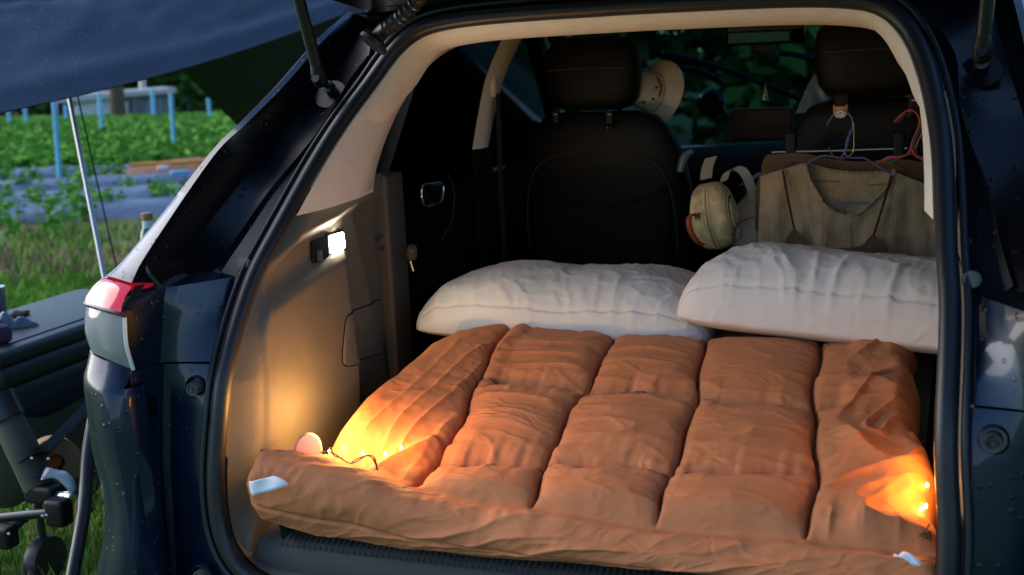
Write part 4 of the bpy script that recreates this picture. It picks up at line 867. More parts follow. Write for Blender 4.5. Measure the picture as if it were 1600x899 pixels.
for p in ((1089, 333), (1091, 342)): lathe('rivet', [(.0028, 0), (.0028, .002), (.001, .003)], at(*p, Y=1.08), M['gold'], wb, (-.3, -1, 0), 10)

# canvas bag with pale strap
cb = thing('canvas_bag', 'beige canvas bag slumped between the wicker bag and the knit top', 'bag', at(1168, 385, Y=1.22))
rows = []
for t in np.linspace(0, 1, 14):
    c0 = at(1160, 380, Y=1.22)*(1-t)+at(1186, 296, Y=1.27)*t; w_ = .062*(1-t**2.2*.75)
    rows.append([c0+V(w_*math.cos(a)*(1+.1*math.sin(3*a+5*t)), .05*math.sin(a)*(1-.5*t), .008*math.sin(2*a+4*t)) for a in np.linspace(0, 2*math.pi, 24, endpoint=False)])
loft('bag_body', rows, M['canvas'], cb, cv=True, caps=True, smooth=80)
tube('zip_line', [at(1150, 352, Y=1.165), at(1166, 343, Y=1.165), at(1184, 338, Y=1.165)], .002, M['knit2'], cb, 6, m=12)
loft('zip_pull', [[at(1150, 358, Y=1.16), at(1156, 356, Y=1.16)], [at(1148, 372, Y=1.155), at(1154, 373, Y=1.155)]], M['canvas'], cb)
S_ = crom([at(1130, 285, Y=1.24), at(1136, 270, Y=1.25), at(1148, 264, Y=1.26), at(1160, 268, Y=1.26), at(1170, 285, Y=1.25), at(1178, 312, Y=1.23)], 30)
loft('carry_strap', [S_+V(-.010, 0, -.004), S_+V(.010, .004, .006)], M['canvas'], cb, smooth=70)
S_ = crom([at(1103, 282, Y=1.32), at(1105, 265, Y=1.32), at(1111, 248, Y=1.32)], 12)
st2 = thing('fabric_strap', 'short pale folded strap poking up between the front seats', 'strap', S_[0]); loft('strap_band', [S_+V(-.015, 0, 0), S_+V(.014, .006, .006)], M['canvas'], st2, smooth=70)
S_ = crom([at(1063, 268, Y=1.5), at(1070, 245, Y=1.5), at(1082, 236, Y=1.5)], 12)
bb = thing('water_bottle', 'clear blue bottle in the gap beside the left seat', 'bottle', S_[0]); tube('bottle_body', S_, [.012]*8+[.011, .009, .007, .007], M['clearbag'], bb, 12)
S_ = [at(1168, 295, Y=1.42), at(1178, 278, Y=1.42), at(1188, 272, Y=1.42)]
hp = thing('headphones', 'pale headphone band behind the canvas bag', 'headphones', S_[0]); tube('band', S_, .006, M['clearbag'], hp, 10, m=14); lathe('ear_pad', [(.02, -.01), (.026, 0), (.02, .012), (.001, .013)], at(1162, 302, Y=1.42), M['gloss'], hp, (-.4, -1, .2), 18)
# plastic bag over the right seat's shoulder
rows = []
for t in np.linspace(0, 1, 12):
    a0 = at(1243+t*2, 178-t*10, Y=1.42)*(1-t)+at(1272, 116, Y=1.45)*t; a1 = at(1300, 172, Y=1.42)*(1-t)+at(1298, 112, Y=1.45)*t
    rows.append([a0*(1-u_)+a1*u_+V(0, -.02*math.sin(math.pi*u_)+.006*math.sin(9*u_+7*t), 0) for u_ in np.linspace(0, 1, 12)])
gb = tag(loft('plastic_bag', rows, M['clearbag'], None, smooth=60), 'translucent grey plastic bag tucked behind the right seat shoulder', 'plastic bag')
gb.modifiers.new('thick', 'SOLIDIFY').thickness = .002
# dashboard ornament
oo = at(1196, 157, Y=2.16); lathe('pagoda_ornament', [(.011, 0), (.011, .004), (.007, .008), (.008, .012), (.0045, .018), (.005, .022), (.0025, .032), (.001, .05)], oo, M['gold'], None, (0, 0, 1), 14)
tag(bpy.data.objects['pagoda_ornament'], 'tiny golden pagoda ornament on the dashboard', 'ornament')

# ================================================================== outdoors
def nodes_ground():
    m = bpy.data.materials.new('ground_cover'); m.use_nodes = True; t = m.node_tree; L = t.links.new; b = t.nodes['Principled BSDF']; b.inputs['Roughness'].default_value = .9; b.inputs['Specular IOR Level'].default_value = .2
    co = t.nodes.new('ShaderNodeTexCoord'); sp = t.nodes.new('ShaderNodeSeparateXYZ'); L(co.outputs['Object'], sp.inputs[0])
    a = t.nodes.new('ShaderNodeMath'); a.operation = 'SUBTRACT'; L(sp.outputs[1], a.inputs[0]); L(sp.outputs[0], a.inputs[1])
    q = t.nodes.new('ShaderNodeMath'); q.operation = 'MULTIPLY'; q.inputs[1].default_value = .7071; L(a.outputs[0], q.inputs[0])
    n = t.nodes.new('ShaderNodeTexNoise'); n.inputs['Scale'].default_value = .9; n.inputs['Detail'].default_value = 6; L(co.outputs['Object'], n.inputs['Vector'])
    nn = t.nodes.new('ShaderNodeMath'); nn.operation = 'MULTIPLY_ADD'; nn.inputs[1].default_value = 5.; nn.inputs[2].default_value = -2.5; L(n.outputs['Fac'], nn.inputs[0])
    s_ = t.nodes.new('ShaderNodeMath'); L(q.outputs[0], s_.inputs[0]); L(nn.outputs[0], s_.inputs[1])
    mr = t.nodes.new('ShaderNodeMapRange'); mr.inputs['From Max'].default_value = 40.; L(s_.outputs[0], mr.inputs[0])
    cr = t.nodes.new('ShaderNodeValToRGB'); L(mr.outputs[0], cr.inputs[0]); e = cr.color_ramp.elements
    e[0].position = 0; e[0].color = (.06, .13, .018, 1); e[1].position = 1; e[1].color = (.035, .075, .02, 1)
    for p, c in ((.19, (.10, .22, .03)), (.215, (.13, .085, .04)), (.26, (.15, .10, .05)), (.29, (.10, .19, .03)), (.33, (.12, .075, .04)), (.36, (.20, .09, .035)), (.62, (.16, .08, .035)), (.72, (.05, .07, .02))):
        k = e.new(p); k.color = (*c, 1)
    n2 = t.nodes.new('ShaderNodeTexNoise'); n2.inputs['Scale'].default_value = 14; n2.inputs['Detail'].default_value = 5; L(co.outputs['Object'], n2.inputs['Vector'])
    mx = t.nodes.new('ShaderNodeMix'); mx.data_type = 'RGBA'; mx.blend_type = 'MULTIPLY'; mx.inputs['Factor'].default_value = .8; L(cr.outputs[0], mx.inputs['A'])
    r2 = t.nodes.new('ShaderNodeMapRange'); r2.inputs['From Min'].default_value = .3; r2.inputs['From Max'].default_value = .7; r2.inputs['To Min'].default_value = .4; r2.inputs['To Max'].default_value = 1.5; L(n2.outputs['Fac'], r2.inputs[0]); L(r2.outputs[0], mx.inputs['B'])
    L(mx.outputs['Result'], b.inputs['Base Color'])
    bp = t.nodes.new('ShaderNodeBump'); bp.inputs['Distance'].default_value = .05; L(n2.outputs['Fac'], bp.inputs['Height']); L(bp.outputs[0], b.inputs['Normal'])
    return m
# ground sheet: a gentle slope, dense near the car, reaching the horizon
g1 = np.concatenate([[-1500, -400, -120, -60], np.linspace(-40, 30, 71), [60, 120, 400, 1500]])
def gterr(x, y): return gz(np.clip(x, -400, 400), np.clip(y, -400, 400))
rows = [[(x, y, float(gterr(x, y))+.02*(vnoise(x*.7, y*.7, 5)-.5)-.01) for y in g1] for x in g1]
gr = loft('ground', rows, nodes_ground(), None, smooth=180); gr['kind'] = 'structure'

def leafmat(name, c1, c2, tr=.25):
    m = mat(name, c1, .85, col2=c2, vscale=3., spec=.15)
    b = m.node_tree.nodes['Principled BSDF']; b.inputs['Transmission Weight'].default_value = 0; return m
M['grass'] = leafmat('grass_blade', (.20, .36, .038), (.12, .25, .028))
M['grassdry'] = mat('dry_grass', (.24, .17, .075), .8, var=.2)
M['crop'] = leafmat('crop_leaf', (.10, .28, .034), (.17, .38, .05))
M['tree1'] = leafmat('tree_leaf', (.035, .10, .022), (.06, .15, .03))
M['tree2'] = leafmat('pale_tree_leaf', (.06, .12, .03), (.09, .16, .04))
M['bark'] = mat('bark', (.10, .065, .04), .9, var=.25, bump=.8, bscale=20)
M['film'] = mat('mulch_film', (.07, .10, .17), .5, spec=.3, bump=.6, bscale=9, var=.2)
M['soil'] = mat('orange_soil', (.26, .11, .045), .9, var=.25, vscale=6, bump=.8, bscale=20)
M['bluepost'] = mat('sky_blue_paint', (.11, .42, .62), .5, var=.1)
M['tarp'] = mat('silver_blue_tarp', (.022, .032, .055), .40, bump=.3, bscale=60, drops=1., dscale=95, var=.08, vscale=3)
M['tarpin'] = mat('tarp_dark_lining', (.012, .013, .012), .7)

def blades(n, fx, h0, h1, wd, seed):
    r = np.random.default_rng(seed); P = fx(r, n); n = len(P); h = r.uniform(h0, h1, n); a = r.uniform(0, 2*math.pi, n); lean = r.uniform(.1, .8, n)*h; w_ = wd*r.uniform(.6, 1.3, n)
    d = np.stack([np.cos(a), np.sin(a), 0*a], 1); s_ = np.stack([-np.sin(a), np.cos(a), 0*a], 1); up = np.array([0, 0, 1.])
    v = np.empty((n, 5, 3)); v[:, 0] = P-s_*w_[:, None]; v[:, 1] = P+s_*w_[:, None]
    mid = P+d*(lean*.35)[:, None]+up*(h*.6)[:, None]; v[:, 2] = mid-s_*(w_*.75)[:, None]; v[:, 3] = mid+s_*(w_*.75)[:, None]; v[:, 4] = P+d*lean[:, None]+up*h[:, None]
    b = np.arange(n)*5; q = np.stack([b, b+1, b+3, b+2], 1); tr = np.stack([b+2, b+3, b+4], 1)
    return v.reshape(-1, 3), q, tr
def fastmesh(name, v, quads, tris, m, parent=None):
    me = bpy.data.meshes.new(name); nl = len(quads)*4+len(tris)*3; nf = len(quads)+len(tris)
    me.vertices.add(len(v)); me.vertices.foreach_set('co', np.asarray(v, np.float32).ravel()); me.loops.add(nl); me.polygons.add(nf)
    me.loops.foreach_set('vertex_index', np.concatenate([np.asarray(quads).ravel(), np.asarray(tris).ravel()]).astype(np.int32))
    st = np.concatenate([np.arange(len(quads))*4, len(quads)*4+np.arange(len(tris))*3]).astype(np.int32); me.polygons.foreach_set('loop_start', st)
    me.update(calc_edges=True); me.validate(); me.materials.append(m); return link(bpy.data.objects.new(name, me), parent)
def region(xmin, xmax, ymin, ymax, qmin=-99, qmax=99, dens=None):
    def f(r, n):
        x = r.uniform(xmin, xmax, n); y = r.uniform(ymin, ymax, n); q = (y-x)*.7071+1.2*(vnoise(x*.8, y*.8, 9)-.5)*2; k = (q > qmin) & (q < qmax)
        if dens is not None: k &= vnoise(x*1.3, y*1.3, 44) > dens
        x, y = x[k], y[k]; return np.stack([x, y, gz(x, y)-.012], 1)
    return f
v, q, t_ = blades(26000, region(-4.6, -1.0, .1, 4.6), .03, .10, .0035, 1); o = fastmesh('lawn_grass', v, q, t_, M['grass']); tag(o, 'green grass beside the car', None, kind='stuff')
v, q, t_ = blades(30000, region(-9, -3.6, 3.0, 9, 4, 8.8), .03, .09, .007, 2); o = fastmesh('lawn_grass', v, q, t_, M['grass']); tag(o, 'bright grass strip beyond the storage box', None, kind='stuff')
v, q, t_ = blades(6000, region(-4.6, -1.0, .1, 4.6), .04, .16, .003, 3); o = fastmesh('dry_grass', v, q, t_, M['grassdry']); tag(o, 'dry straw in the grass', None, kind='stuff')
v, q, t_ = blades(11000, region(-13, -4.5, 4.5, 14, 8.0, 13.5, .35), .03, .10, .008, 4); o = fastmesh('dry_grass', v, q, t_, M['grassdry']); tag(o, 'brown dry grass along the field edge', None, kind='stuff')
v, q, t_ = blades(14000, region(-13, -4.5, 4.5, 15, 7.0, 14.0, .40), .04, .14, .009, 6); o = fastmesh('weedy_grass', v, q, t_, M['grass']); tag(o, 'green weeds along the field edge', None, kind='stuff')

D1 = np.array([.7071, .7071, 0]); D0 = np.array([-.7071, .7071, 0])      # along the beds, out across the field
def fieldp(q, s, h=0.): p = D0*q+D1*s; p[2] = gz(p[0], p[1])+h; return p
for k, (q, wd, hh) in enumerate(((14.2, .95, .12), (16.6, 1.0, .12), (19.0, .9, .14), (22.0, 1.0, .16), (24.6, 1.0, .16), (27.2, 1.0, .16), (29.8, 1.0, .16), (32.4, 1.0, .16))):
    rows = []
    for s in np.linspace(-9, 14, 90):
        rows.append([fieldp(q+wd*u_, s, hh*(1-abs(u_)**4)*(1+.3*(vnoise(s*1.5, u_*2+k*7, 3)-.5))+.05*(vnoise(s*4, u_*5, k)-.5)-.01) for u_ in np.linspace(-1, 1, 11)])
    o = loft('mulch_bed', rows, M['film'], None, smooth=60); o['kind'] = 'structure'
rows = [[fieldp(21.0+1.9*r*math.cos(a)*.6, 3.6+2.6*r*math.sin(a), .30*(1-r*r)+.05*(vnoise(r*5, a*2, 4)-.5)-.02+.02) for a in np.linspace(0, 2*math.pi, 30, endpoint=False)] for r in np.linspace(.02, 1, 9)]
tag(loft('soil_heap', rows, M['soil'], None, cv=True, smooth=60), 'low heap of orange brown soil between the mulch beds', 'soil heap')
hs_ = crom([fieldp(20.1, 1.7, .26), fieldp(19.6, 3.0, .30), fieldp(20.0, 4.4, .34), fieldp(21.2, 5.4, .30)], 40); M['hose'] = mat('orange_hose', (.65, .26, .03), .5)
tag(tube('orange_hose', hs_, .035, M['hose'], None, 10), 'orange hose lying on the soil heap', 'hose')
rb_ = boxd(fieldp(18.6, 2.3, .18), (.30, .14, .07), rz(.8), .03); tag(mk('litter_bag', *rb_, M['bluepost']), 'light blue plastic packet beside the soil heap', 'packet')
rb_ = boxd(fieldp(18.9, 2.1, .24), (.22, .14, .10), rz(.2), .04); tag(mk('litter_packet', *rb_, M['pinkdisc']), 'pale pink scrap beside the soil heap', 'packet')

def leaves(n, cfun, size, seed, flat=.5):
    r = np.random.default_rng(seed); P = cfun(r, n); n = len(P); sz = size*r.uniform(.6, 1.4, n)
    a = r.normal(size=(n, 3)); a[:, 2] *= flat; a /= np.linalg.norm(a, axis=1)[:, None]; b = r.normal(size=(n, 3)); b -= a*(a*b).sum(1)[:, None]; b /= np.linalg.norm(b, axis=1)[:, None]; c = np.cross(a, b)
    v = np.empty((n, 4, 3)); A = a*sz[:, None]; B = b*(sz*.5)[:, None]; C2 = c*(sz*.12)[:, None]
    v[:, 0] = P-A; v[:, 1] = P+B+C2; v[:, 2] = P+A; v[:, 3] = P-B+C2; i = np.arange(n)*4
    return v.reshape(-1, 3), np.stack([i, i+1, i+2, i+3], 1), np.zeros((0, 3), int)
def crop_plant(p, h, seed, lab):
    t = thing('crop_plant', lab, 'plant', p, 'leafy crop plants on the mulch beds')
    r = np.random.default_rng(seed); stems = MB(); tips = []
    for k in range(5):
        a = r.uniform(0, 6.28); d = np.array([math.cos(a)*.35, math.sin(a)*.35, 1.])*h*r.uniform(.7, 1.1); stems.add(*tubed([p, p+d*.5+r.normal(size=3)*.02, p+d], [.008, .006, .003], 5)); tips.append(d)
    stems.build('stem', M['crop'], t, 60)
    def cf(r, n):
        k = r.integers(0, 5, n); f = r.uniform(.25, 1.05, n); return p+np.array(tips)[k]*f[:, None]+r.normal(size=(n, 3))*.05
    v, q, tt = leaves(60, cf, .050, seed); fastmesh('foliage', v, q, tt, M['crop'], t)
plants = [(24, 372, .62), (88, 372, .42), (112, 350, .5), (75, 345, .40), (8, 340, .5), (150, 330, .35), (35, 300, .35), (60, 290, .4), (10, 285, .4), (128, 300, .45), (118, 318, .4), (180, 330, .35), (205, 300, .30), (165, 285, .5), (190, 282, .45), (140, 280, .4), (70, 268, .4),
          (110, 262, .45), (40, 255, .5), (210, 268, .5), (235, 262, .4), (170, 262, .5), (290, 322, .45), (310, 312, .4), (265, 318, .35), (240, 312, .4), (135, 345, .35), (56, 325, .4), (10, 318, .4), (100, 282, .35)]
plants.sort(key=lambda p: -p[1])
for k, (px, py, h) in enumerate(plants):
    p = atg(px, py, -.01)
    nb = 'in the dry grass' if py > 330 else 'on the nearest mulch bed' if py > 295 else 'on the second mulch bed' if py > 275 else 'just before the dense crop'
    side = 'left of the tent pole' if px < 120 else 'behind the tent pole' if px < 200 else 'toward the car'
    same = sorted(q[0] for q in plants if ((q[1] > 330)*3+(330 >= q[1] > 295)*2+(295 >= q[1] > 275)*1) == ((py > 330)*3+(330 >= py > 295)*2+(295 >= py > 275)*1) and (q[0] < 120, q[0] < 200) == (px < 120, px < 200))
    if len(same) > 1: side += ', ' + ('first', 'second', 'third', 'fourth', 'fifth', 'sixth', 'seventh')[same.index(px)] + ' from left'
    crop_plant(p, h*.72, 300+k, f'crop plant {nb} {side}')
def field_mass(r, n):
    q = 23+(r.uniform(0, 1, n)**1.6)*75; s = r.uniform(-.30, .28, n)*q+q*.06; x = D0[0]*q+D1[0]*s; y = D0[1]*q+D1[1]*s
    k = (vnoise(x*.5, y*.5, 77)+.25*np.cos(q*2.4) > .25-.004*(q-23)); x, y, q = x[k], y[k], q[k]; return np.stack([x, y, gz(x, y)+.06+r.uniform(0, .20, len(x))], 1)
v, q, t_ = leaves(60000, field_mass, .16, 5, .35); o = fastmesh('crop_rows', v, q, t_, M['crop']); tag(o, 'dense low green crop filling the field', None, kind='stuff')
# blue posts
for k, (x1, y1, x0, y0, lab) in enumerate(((84, 158, 94, 292, 'nearest sky blue post, left of the tent pole'), (155, 146, 160, 212, 'sky blue post just right of the tent pole'), (267, 146, 273, 237, 'tall sky blue post in front of the long shed'), (238, 139, 240, 186, 'sky blue post against the middle of the shed'),
        (284, 142, 287, 174, 'thin sky blue post at the right end of the shed'), (293, 143, 296, 174, 'last thin sky blue post past the shed'), (325, 154, 329, 188, 'short sky blue post nearest the dark tarp'), (13, 170, 15, 197, 'short sky blue post at the far left edge'), (38, 163, 42, 198, 'short sky blue post left of the nearest post'), (102, 164, 104, 191, 'short sky blue post behind the tent pole'), (174, 146, 176, 184, 'thin sky blue post at the white shed wall'))):
    b = atg(x0, y0); dep = np.dot(b-CAM, fwd); tp = at(x1, y1, D=dep); r_ = 3.6 if k == 0 else 3.2 if k < 4 else 2.6
    tag(tube('field_post', [b-V(0, 0, .1), tp], r_*dep/FPX, M['bluepost'], None, 10), lab, 'post', 'blue posts in the field')
# shed
sb_ = thing('long_shed', 'long low shed with white and grey walls and a pale roof beyond the crop', 'shed', atg(200, 187))
dS = 92.; M['wallw'] = mat('white_wall', (.60, .63, .66), .7, var=.08, vscale=1.); M['wallg'] = mat('grey_sheet', (.17, .20, .25), .6, var=.15, vscale=1., weave=(1.6, .6, 0, 'X')); M['roofm'] = mat('pale_roof', (.42, .43, .44), .5, var=.1, vscale=1.)
def facade(name, pts, m, off=0., th=.3):
    a = np.array([at(px, py, D=dS+off) for px, py in pts]); bk_ = a+np.array([-.7, .7, 0])*th
    n = len(a); return mk(name, np.concatenate([a, bk_]), [tuple(range(n)), tuple(range(n, 2*n))[::-1]]+[(i, (i+1) % n, (i+1) % n+n, i+n) for i in range(n)], m, sb_, 0)
facade('white_wall', [(119, 158), (181, 152), (181, 186), (119, 192)], M['wallw'], 0, 5); facade('grey_wall', [(181.5, 152), (272, 145), (272, 182), (181.5, 186)], M['wallg'], .2, 5); facade('open_bay', [(90, 160), (118.5, 158), (118.5, 192), (90, 190)], M['blk'], 1.5, 4)
facade('roof', [(84, 153), (120, 149), (275, 137), (276, 145), (181, 152.5), (119, 159), (86, 161)], M['roofm'], -.8, 7); facade('door', [(191, 160), (200, 159), (200, 184), (191, 185)], M['wallw'], -.3, .2)
for x in (210, 230, 250): facade('sheet_seam', [(x, 151), (x+1, 151), (x+1, 184), (x, 184)], M['roofm'], -.1, .1)
# trees
def crownf(c, r3, k, seed):
    rr = np.random.default_rng(seed); cs_ = [c+rr.normal(size=3)*np.array(r3)*.45 for _ in range(k)]; rs = [rr.uniform(.35, .6) for _ in range(k)]
    def f(r, n):
        i = r.integers(0, k, n); d = r.normal(size=(n, 3)); d /= np.linalg.norm(d, axis=1)[:, None]; rad_ = r.uniform(.55, 1.05, n)**.6
        return np.array(cs_)[i]+d*(np.array(rs)[i]*rad_)[:, None]*np.array(r3)
    return f
def tree(px, base, dist_dir, h, w_, m, seed, lab, n=2200, grp='trees beyond the field', lf=.30):
    p = np.array(base, float); t = thing('tree', lab, 'tree', p, grp)
    r = np.random.default_rng(seed); tr_ = MB(); top_ = p+V(r.normal()*.3, r.normal()*.3, h*.62)
    tr_.add(*tubed(crom([p-V(0, 0, .2), p+V(.1, 0, h*.3), top_], 8), np.linspace(.035*h, .012*h, 8), 8))
    for k in range(5):
        a = r.uniform(0, 6.28); s0 = p+(top_-p)*r.uniform(.5, .95); tr_.add(*tubed([s0, s0+V(math.cos(a)*w_*.3, math.sin(a)*w_*.3, h*.14), s0+V(math.cos(a)*w_*.45, math.sin(a)*w_*.45, h*.24)], [.012*h, .008*h, .003*h], 6))
    tr_.build('trunk', M['bark'], t, 60)
    v, q, tt = leaves(n, crownf(p+V(0, 0, h*.50), (w_*.55, w_*.55, h*.52), 14, seed), lf, seed); fastmesh('crown', v, q, tt, m, t)
def far(px, D): g = at(px, 170, D=D); g[2] = gz(g[0], g[1]); return g
for k, (px, D, h, w_, mm, lab) in enumerate(((-30, 125, 13, 13, 'tree1', 'dark tree at the far left, behind the leftmost post'), (35, 128, 12, 12, 'tree2', 'paler tree left of the shed, under the tarp hem'), (90, 124, 11, 11, 'tree1', 'dark tree behind the open end of the shed'), (150, 130, 12, 13, 'tree1', 'dark tree behind the white shed wall'),
        (205, 135, 12, 12, 'tree1', 'dark tree behind the grey shed wall'), (250, 130, 11, 11, 'tree1', 'dark tree behind the right end of the shed'), (300, 125, 11, 11, 'tree2', 'pale green tree right of the shed'), (350, 125, 12, 12, 'tree1', 'dark tree behind the lower edge of the dark tarp'), (410, 125, 14, 14, 'tree1', 'dark tree hidden mostly by the car pillar'))):
    tree(px, far(px, D), None, h, w_, M[mm], 500+k, lab, 2600, lf=.5)
bT = far(184, 88); tt_ = thing('tree', 'bare brown tree trunk standing in front of the shed', 'tree', bT, 'trees beyond the field')
tube('trunk', [bT, at(183, 150, D=88), at(181, 122, D=88), at(177, 60, D=88)], [.62, .52, .45, .3], M['bark'], tt_, 10, m=12)
v, q, t_ = leaves(900, crownf(at(178, 70, D=89), (3.2, 3.2, 2.0), 6, 61), .45, 61); fastmesh('crown', v, q, t_, M['tree1'], tt_)
bU = far(223, 100); tag(tube('utility_pole', [bU, at(221, 60, D=100)], .28, M['polemetal'], None, 8), 'grey utility pole behind the shed roof', 'pole')
# trees and hedge seen through the windscreen
for k, (x, y, h, w_, mm, lab) in enumerate(((-9, 24, 7, 7, 'tree1', 'dark tree seen through the windscreen beside the hat'), (-4.5, 27, 8, 6, 'tree2', 'pale tree seen through the windscreen under the mirror'), (-1, 22, 6, 6, 'tree1', 'dark tree seen through the windscreen right of the mirror'), (-14, 30, 8, 8, 'tree1', 'dark tree seen through the windscreen left of the mirror'))):
    tree(0, (x, y, gz(x, y)), None, h, w_, M[mm], 560+k, lab, 1800, grp='trees ahead of the car', lf=.35)

# ------------------------------------------------------------------ tarp shelter
tp_ = thing('tarp_shelter', 'wet silver blue tarp shelter with dark lining above the field', 'tarp', (-2.6, 1.6, gz(-2.6, 1.6)))
A0, A1 = at(-60, 190, D=3.7), at(552, 17, D=5.2); up_ = at(250, -420, D=6.4); R0_, R1_ = at(-160, -330, D=5.4), at(700, -330, D=7.0)
rows = []
for t in np.linspace(0, 1, 110):
    r = []
    for s in np.linspace(0, 1, 80):
        h = A0*(1-s)+A1*s; k = R0_*(1-s)+R1_*s; p = h*(1-t)+k*t
        hemsag = -.035*math.sin(math.pi*s)*(1-t)**2
        p = p+V(0, 0, hemsag)-fwd*0+ (V(.3, -.6, .7)/1.0)*(.018*min(1, t*5)*(float(vnoise(s*14+t*3, t*5, 8))-.5)-.05*math.sin(math.pi*min(1, t*1.3))*.5+ .012*math.exp(-((t-.05)/.03)**2)-.012*math.exp(-((t-.30+.04*math.sin(s*5))/.010)**2)-.009*math.exp(-((t-.36-.10*s)/.008)**2)+.010*(float(vnoise(s*22-t*9, t*26+s*6, 18))-.5)*min(1, t*6))
        r.append(p)
    rows.append(r)
o = loft('near_slope', rows, M['tarp'], tp_, smooth=180)
tube('hem', rows[0], .0025, M['strap'], tp_, 8)
F0, F1 = at(262, 88, D=7.2), at(420, 246, D=8.0); rows2 = []
for t in np.linspace(0, 1, 12):
    l = (R0_*.0+at(200, 26, D=6.6))*(1-t)+F1*t; rr_ = at(760, -40, D=7.4)*(1-t)+at(900, 330, D=8.6)*t
    rows2.append([l*(1-s)+rr_*s+V(0, 0, -.05*math.sin(math.pi*s)) for s in np.linspace(0, 1, 16)])
loft('far_slope', rows2, M['tarpin'], tp_, smooth=180)
def vpost(name, ptop, pbot_dir, r, m, lab, cat):
    d = pbot_dir-ptop; t = (gz(*pbot_dir[:2])-pbot_dir[2])/d[2]; e = pbot_dir+d*t
    return tag(tube(name, [ptop, pbot_dir, e], r, m, None, 12), lab, cat)
a_, b_ = at(106, 140, D=4.35), at(163, 432, D=4.05)
vpost('tent_pole', a_, b_, .0088, M['polemetal'], 'slim grey metal pole holding up the tarp hem', 'pole')
a_, b_ = at(119, 140, D=4.38), at(178, 400, D=4.7)
vpost('guy_rope', a_, b_, .0030, M['strap'], 'thin dark guy rope beside the tent pole', 'rope')

# ------------------------------------------------------------------ wagon with storage box, left of the car
bx = thing('storage_box', 'dark grey storage box with a lid standing on the folding wagon', 'box', at(60, 600, D=3.05))
BZ_ = .72; EXD = 1; ca, cb_ = V(-1.833, .75, BZ_), V(-1.87, 1.62, BZ_); ex_ = cb_-ca; Lx = np.linalg.norm(ex_); ex_ /= Lx; ey_ = np.cross([0, 0, 1.], ex_); MX = np.stack([ex_, ey_, [0, 0, 1]], 1)
bcn = ca+ex_*Lx/2+ey_*.21
box('lid', bcn-V(0, 0, .022), (Lx, .42, .044), M['boxm'], bx, MX, .018)
box('lid_rim', bcn-V(0, 0, .075), (Lx-.012, .408, .070), M['boxm'], bx, MX, .03)
box('tub', bcn-V(0, 0, .185), (Lx-.05, .37, .17), M['boxm'], bx, MX, .04)
tube('lid_groove', [ca+ex_*.03+ey_*.055+V(0, 0, .0006), ca+ex_*(Lx-.03)+ey_*.055+V(0, 0, .0006)], .003, M['strap'], bx, 6)
def onbox(px, py): return at(px, py, Z=BZ_)
# things on the box
c = onbox(236, 372); c = at(236, 400, X=-2.0); c[2] = BZ_
bo_ = thing('oil_bottle', 'green bottle with a brown cap and white label on the storage box', 'bottle', c)
tp2 = at(236, 331, X=-2.0)[2]-BZ_; M['bgl'] = mat('green_bottle', (.03, .10, .02), .1, coat=.5)
lathe('glass', [(.030, 0), (.033, .01), (.033, tp2*.60), (.026, tp2*.74), (.0165, tp2*.82), (.015, tp2*.90)], c, M['bgl'], bo_, n=20)
lathe('label', [(.0335, tp2*.15), (.0338, tp2*.16), (.0338, tp2*.62), (.0335, tp2*.63)], c, M['tagw'], bo_, n=20); lathe('neck_label', [(.0185, tp2*.80), (.0185, tp2*.90)], c, M['tagw'], bo_, n=16)
M['cork'] = mat('brown_cap', (.42, .22, .07), .5); lathe('cap', [(.0185, tp2*.90), (.0195, tp2*.91), (.0195, tp2*.99), (.017, tp2), (.001, tp2)], c, M['cork'], bo_, n=20)
c = at(-6, 492, Z=BZ_); cu = thing('steel_cup', 'grey metal cup at the left edge of the storage box', 'cup', c); lathe('cup_body', [(.030, 0), (.033, .004), (.036, .085), (.034, .085), (.030, .006), (.001, .006)], c, M['polemetal'], cu, n=24); lathe('cup_rim', [(.0365, .084), (.0365, .089), (.0345, .089)], c, M['steel'], cu, n=24)
rows = []
for k, s in enumerate(np.linspace(0, 1, 14)):
    p = onbox(-18+78*s, 515-6*s); hh = .050*(1-s)**.7+.003; w_ = .055*(1-s)+.006
    rows.append([p+ey_*(w_*math.cos(a))+V(0, 0, max(.001, hh*math.sin(a)*(1+.3*math.sin(a*5+k*1.3)))) for a in np.linspace(0, math.pi, 16)])
tag(loft('grey_pouch', rows, M['bagg'], None, smooth=50), 'crumpled blue grey bag on the storage box', 'bag')
p = at(-2, 530, Z=BZ_+.014); rows = []
for h, r in ((0, .02), (.01, .032), (.03, .034), (.05, .026), (.058, .008)): rows.append([p-V(0, 0, .014)+V(r*math.cos(a)*(1+.2*math.sin(3*a)), r*math.sin(a), h) for a in np.linspace(0, 6.283, 20, endpoint=False)])
tag(loft('purple_bundle', rows, M['purple'], None, cv=True, caps=True), 'small dark purple bundle in front of the grey bag', 'bundle')
p = at(28, 492, Z=BZ_+.006); rows = []
for k, s in enumerate(np.linspace(-1, 1, 10)): rows.append([p+ex_*(.05*s)+ey_*(.02*math.cos(a)*(1-s*s*.7))+V(0, 0, .012*(1-s*s*.8)*math.sin(a)*(1+.3*math.sin(3*a+k))) for a in np.linspace(0, 6.283, 14, endpoint=False)])
tag(loft('bark_piece', rows, M['bark'], None, cv=True, caps=True), 'rough brown piece of bark behind the grey bag', 'bark')
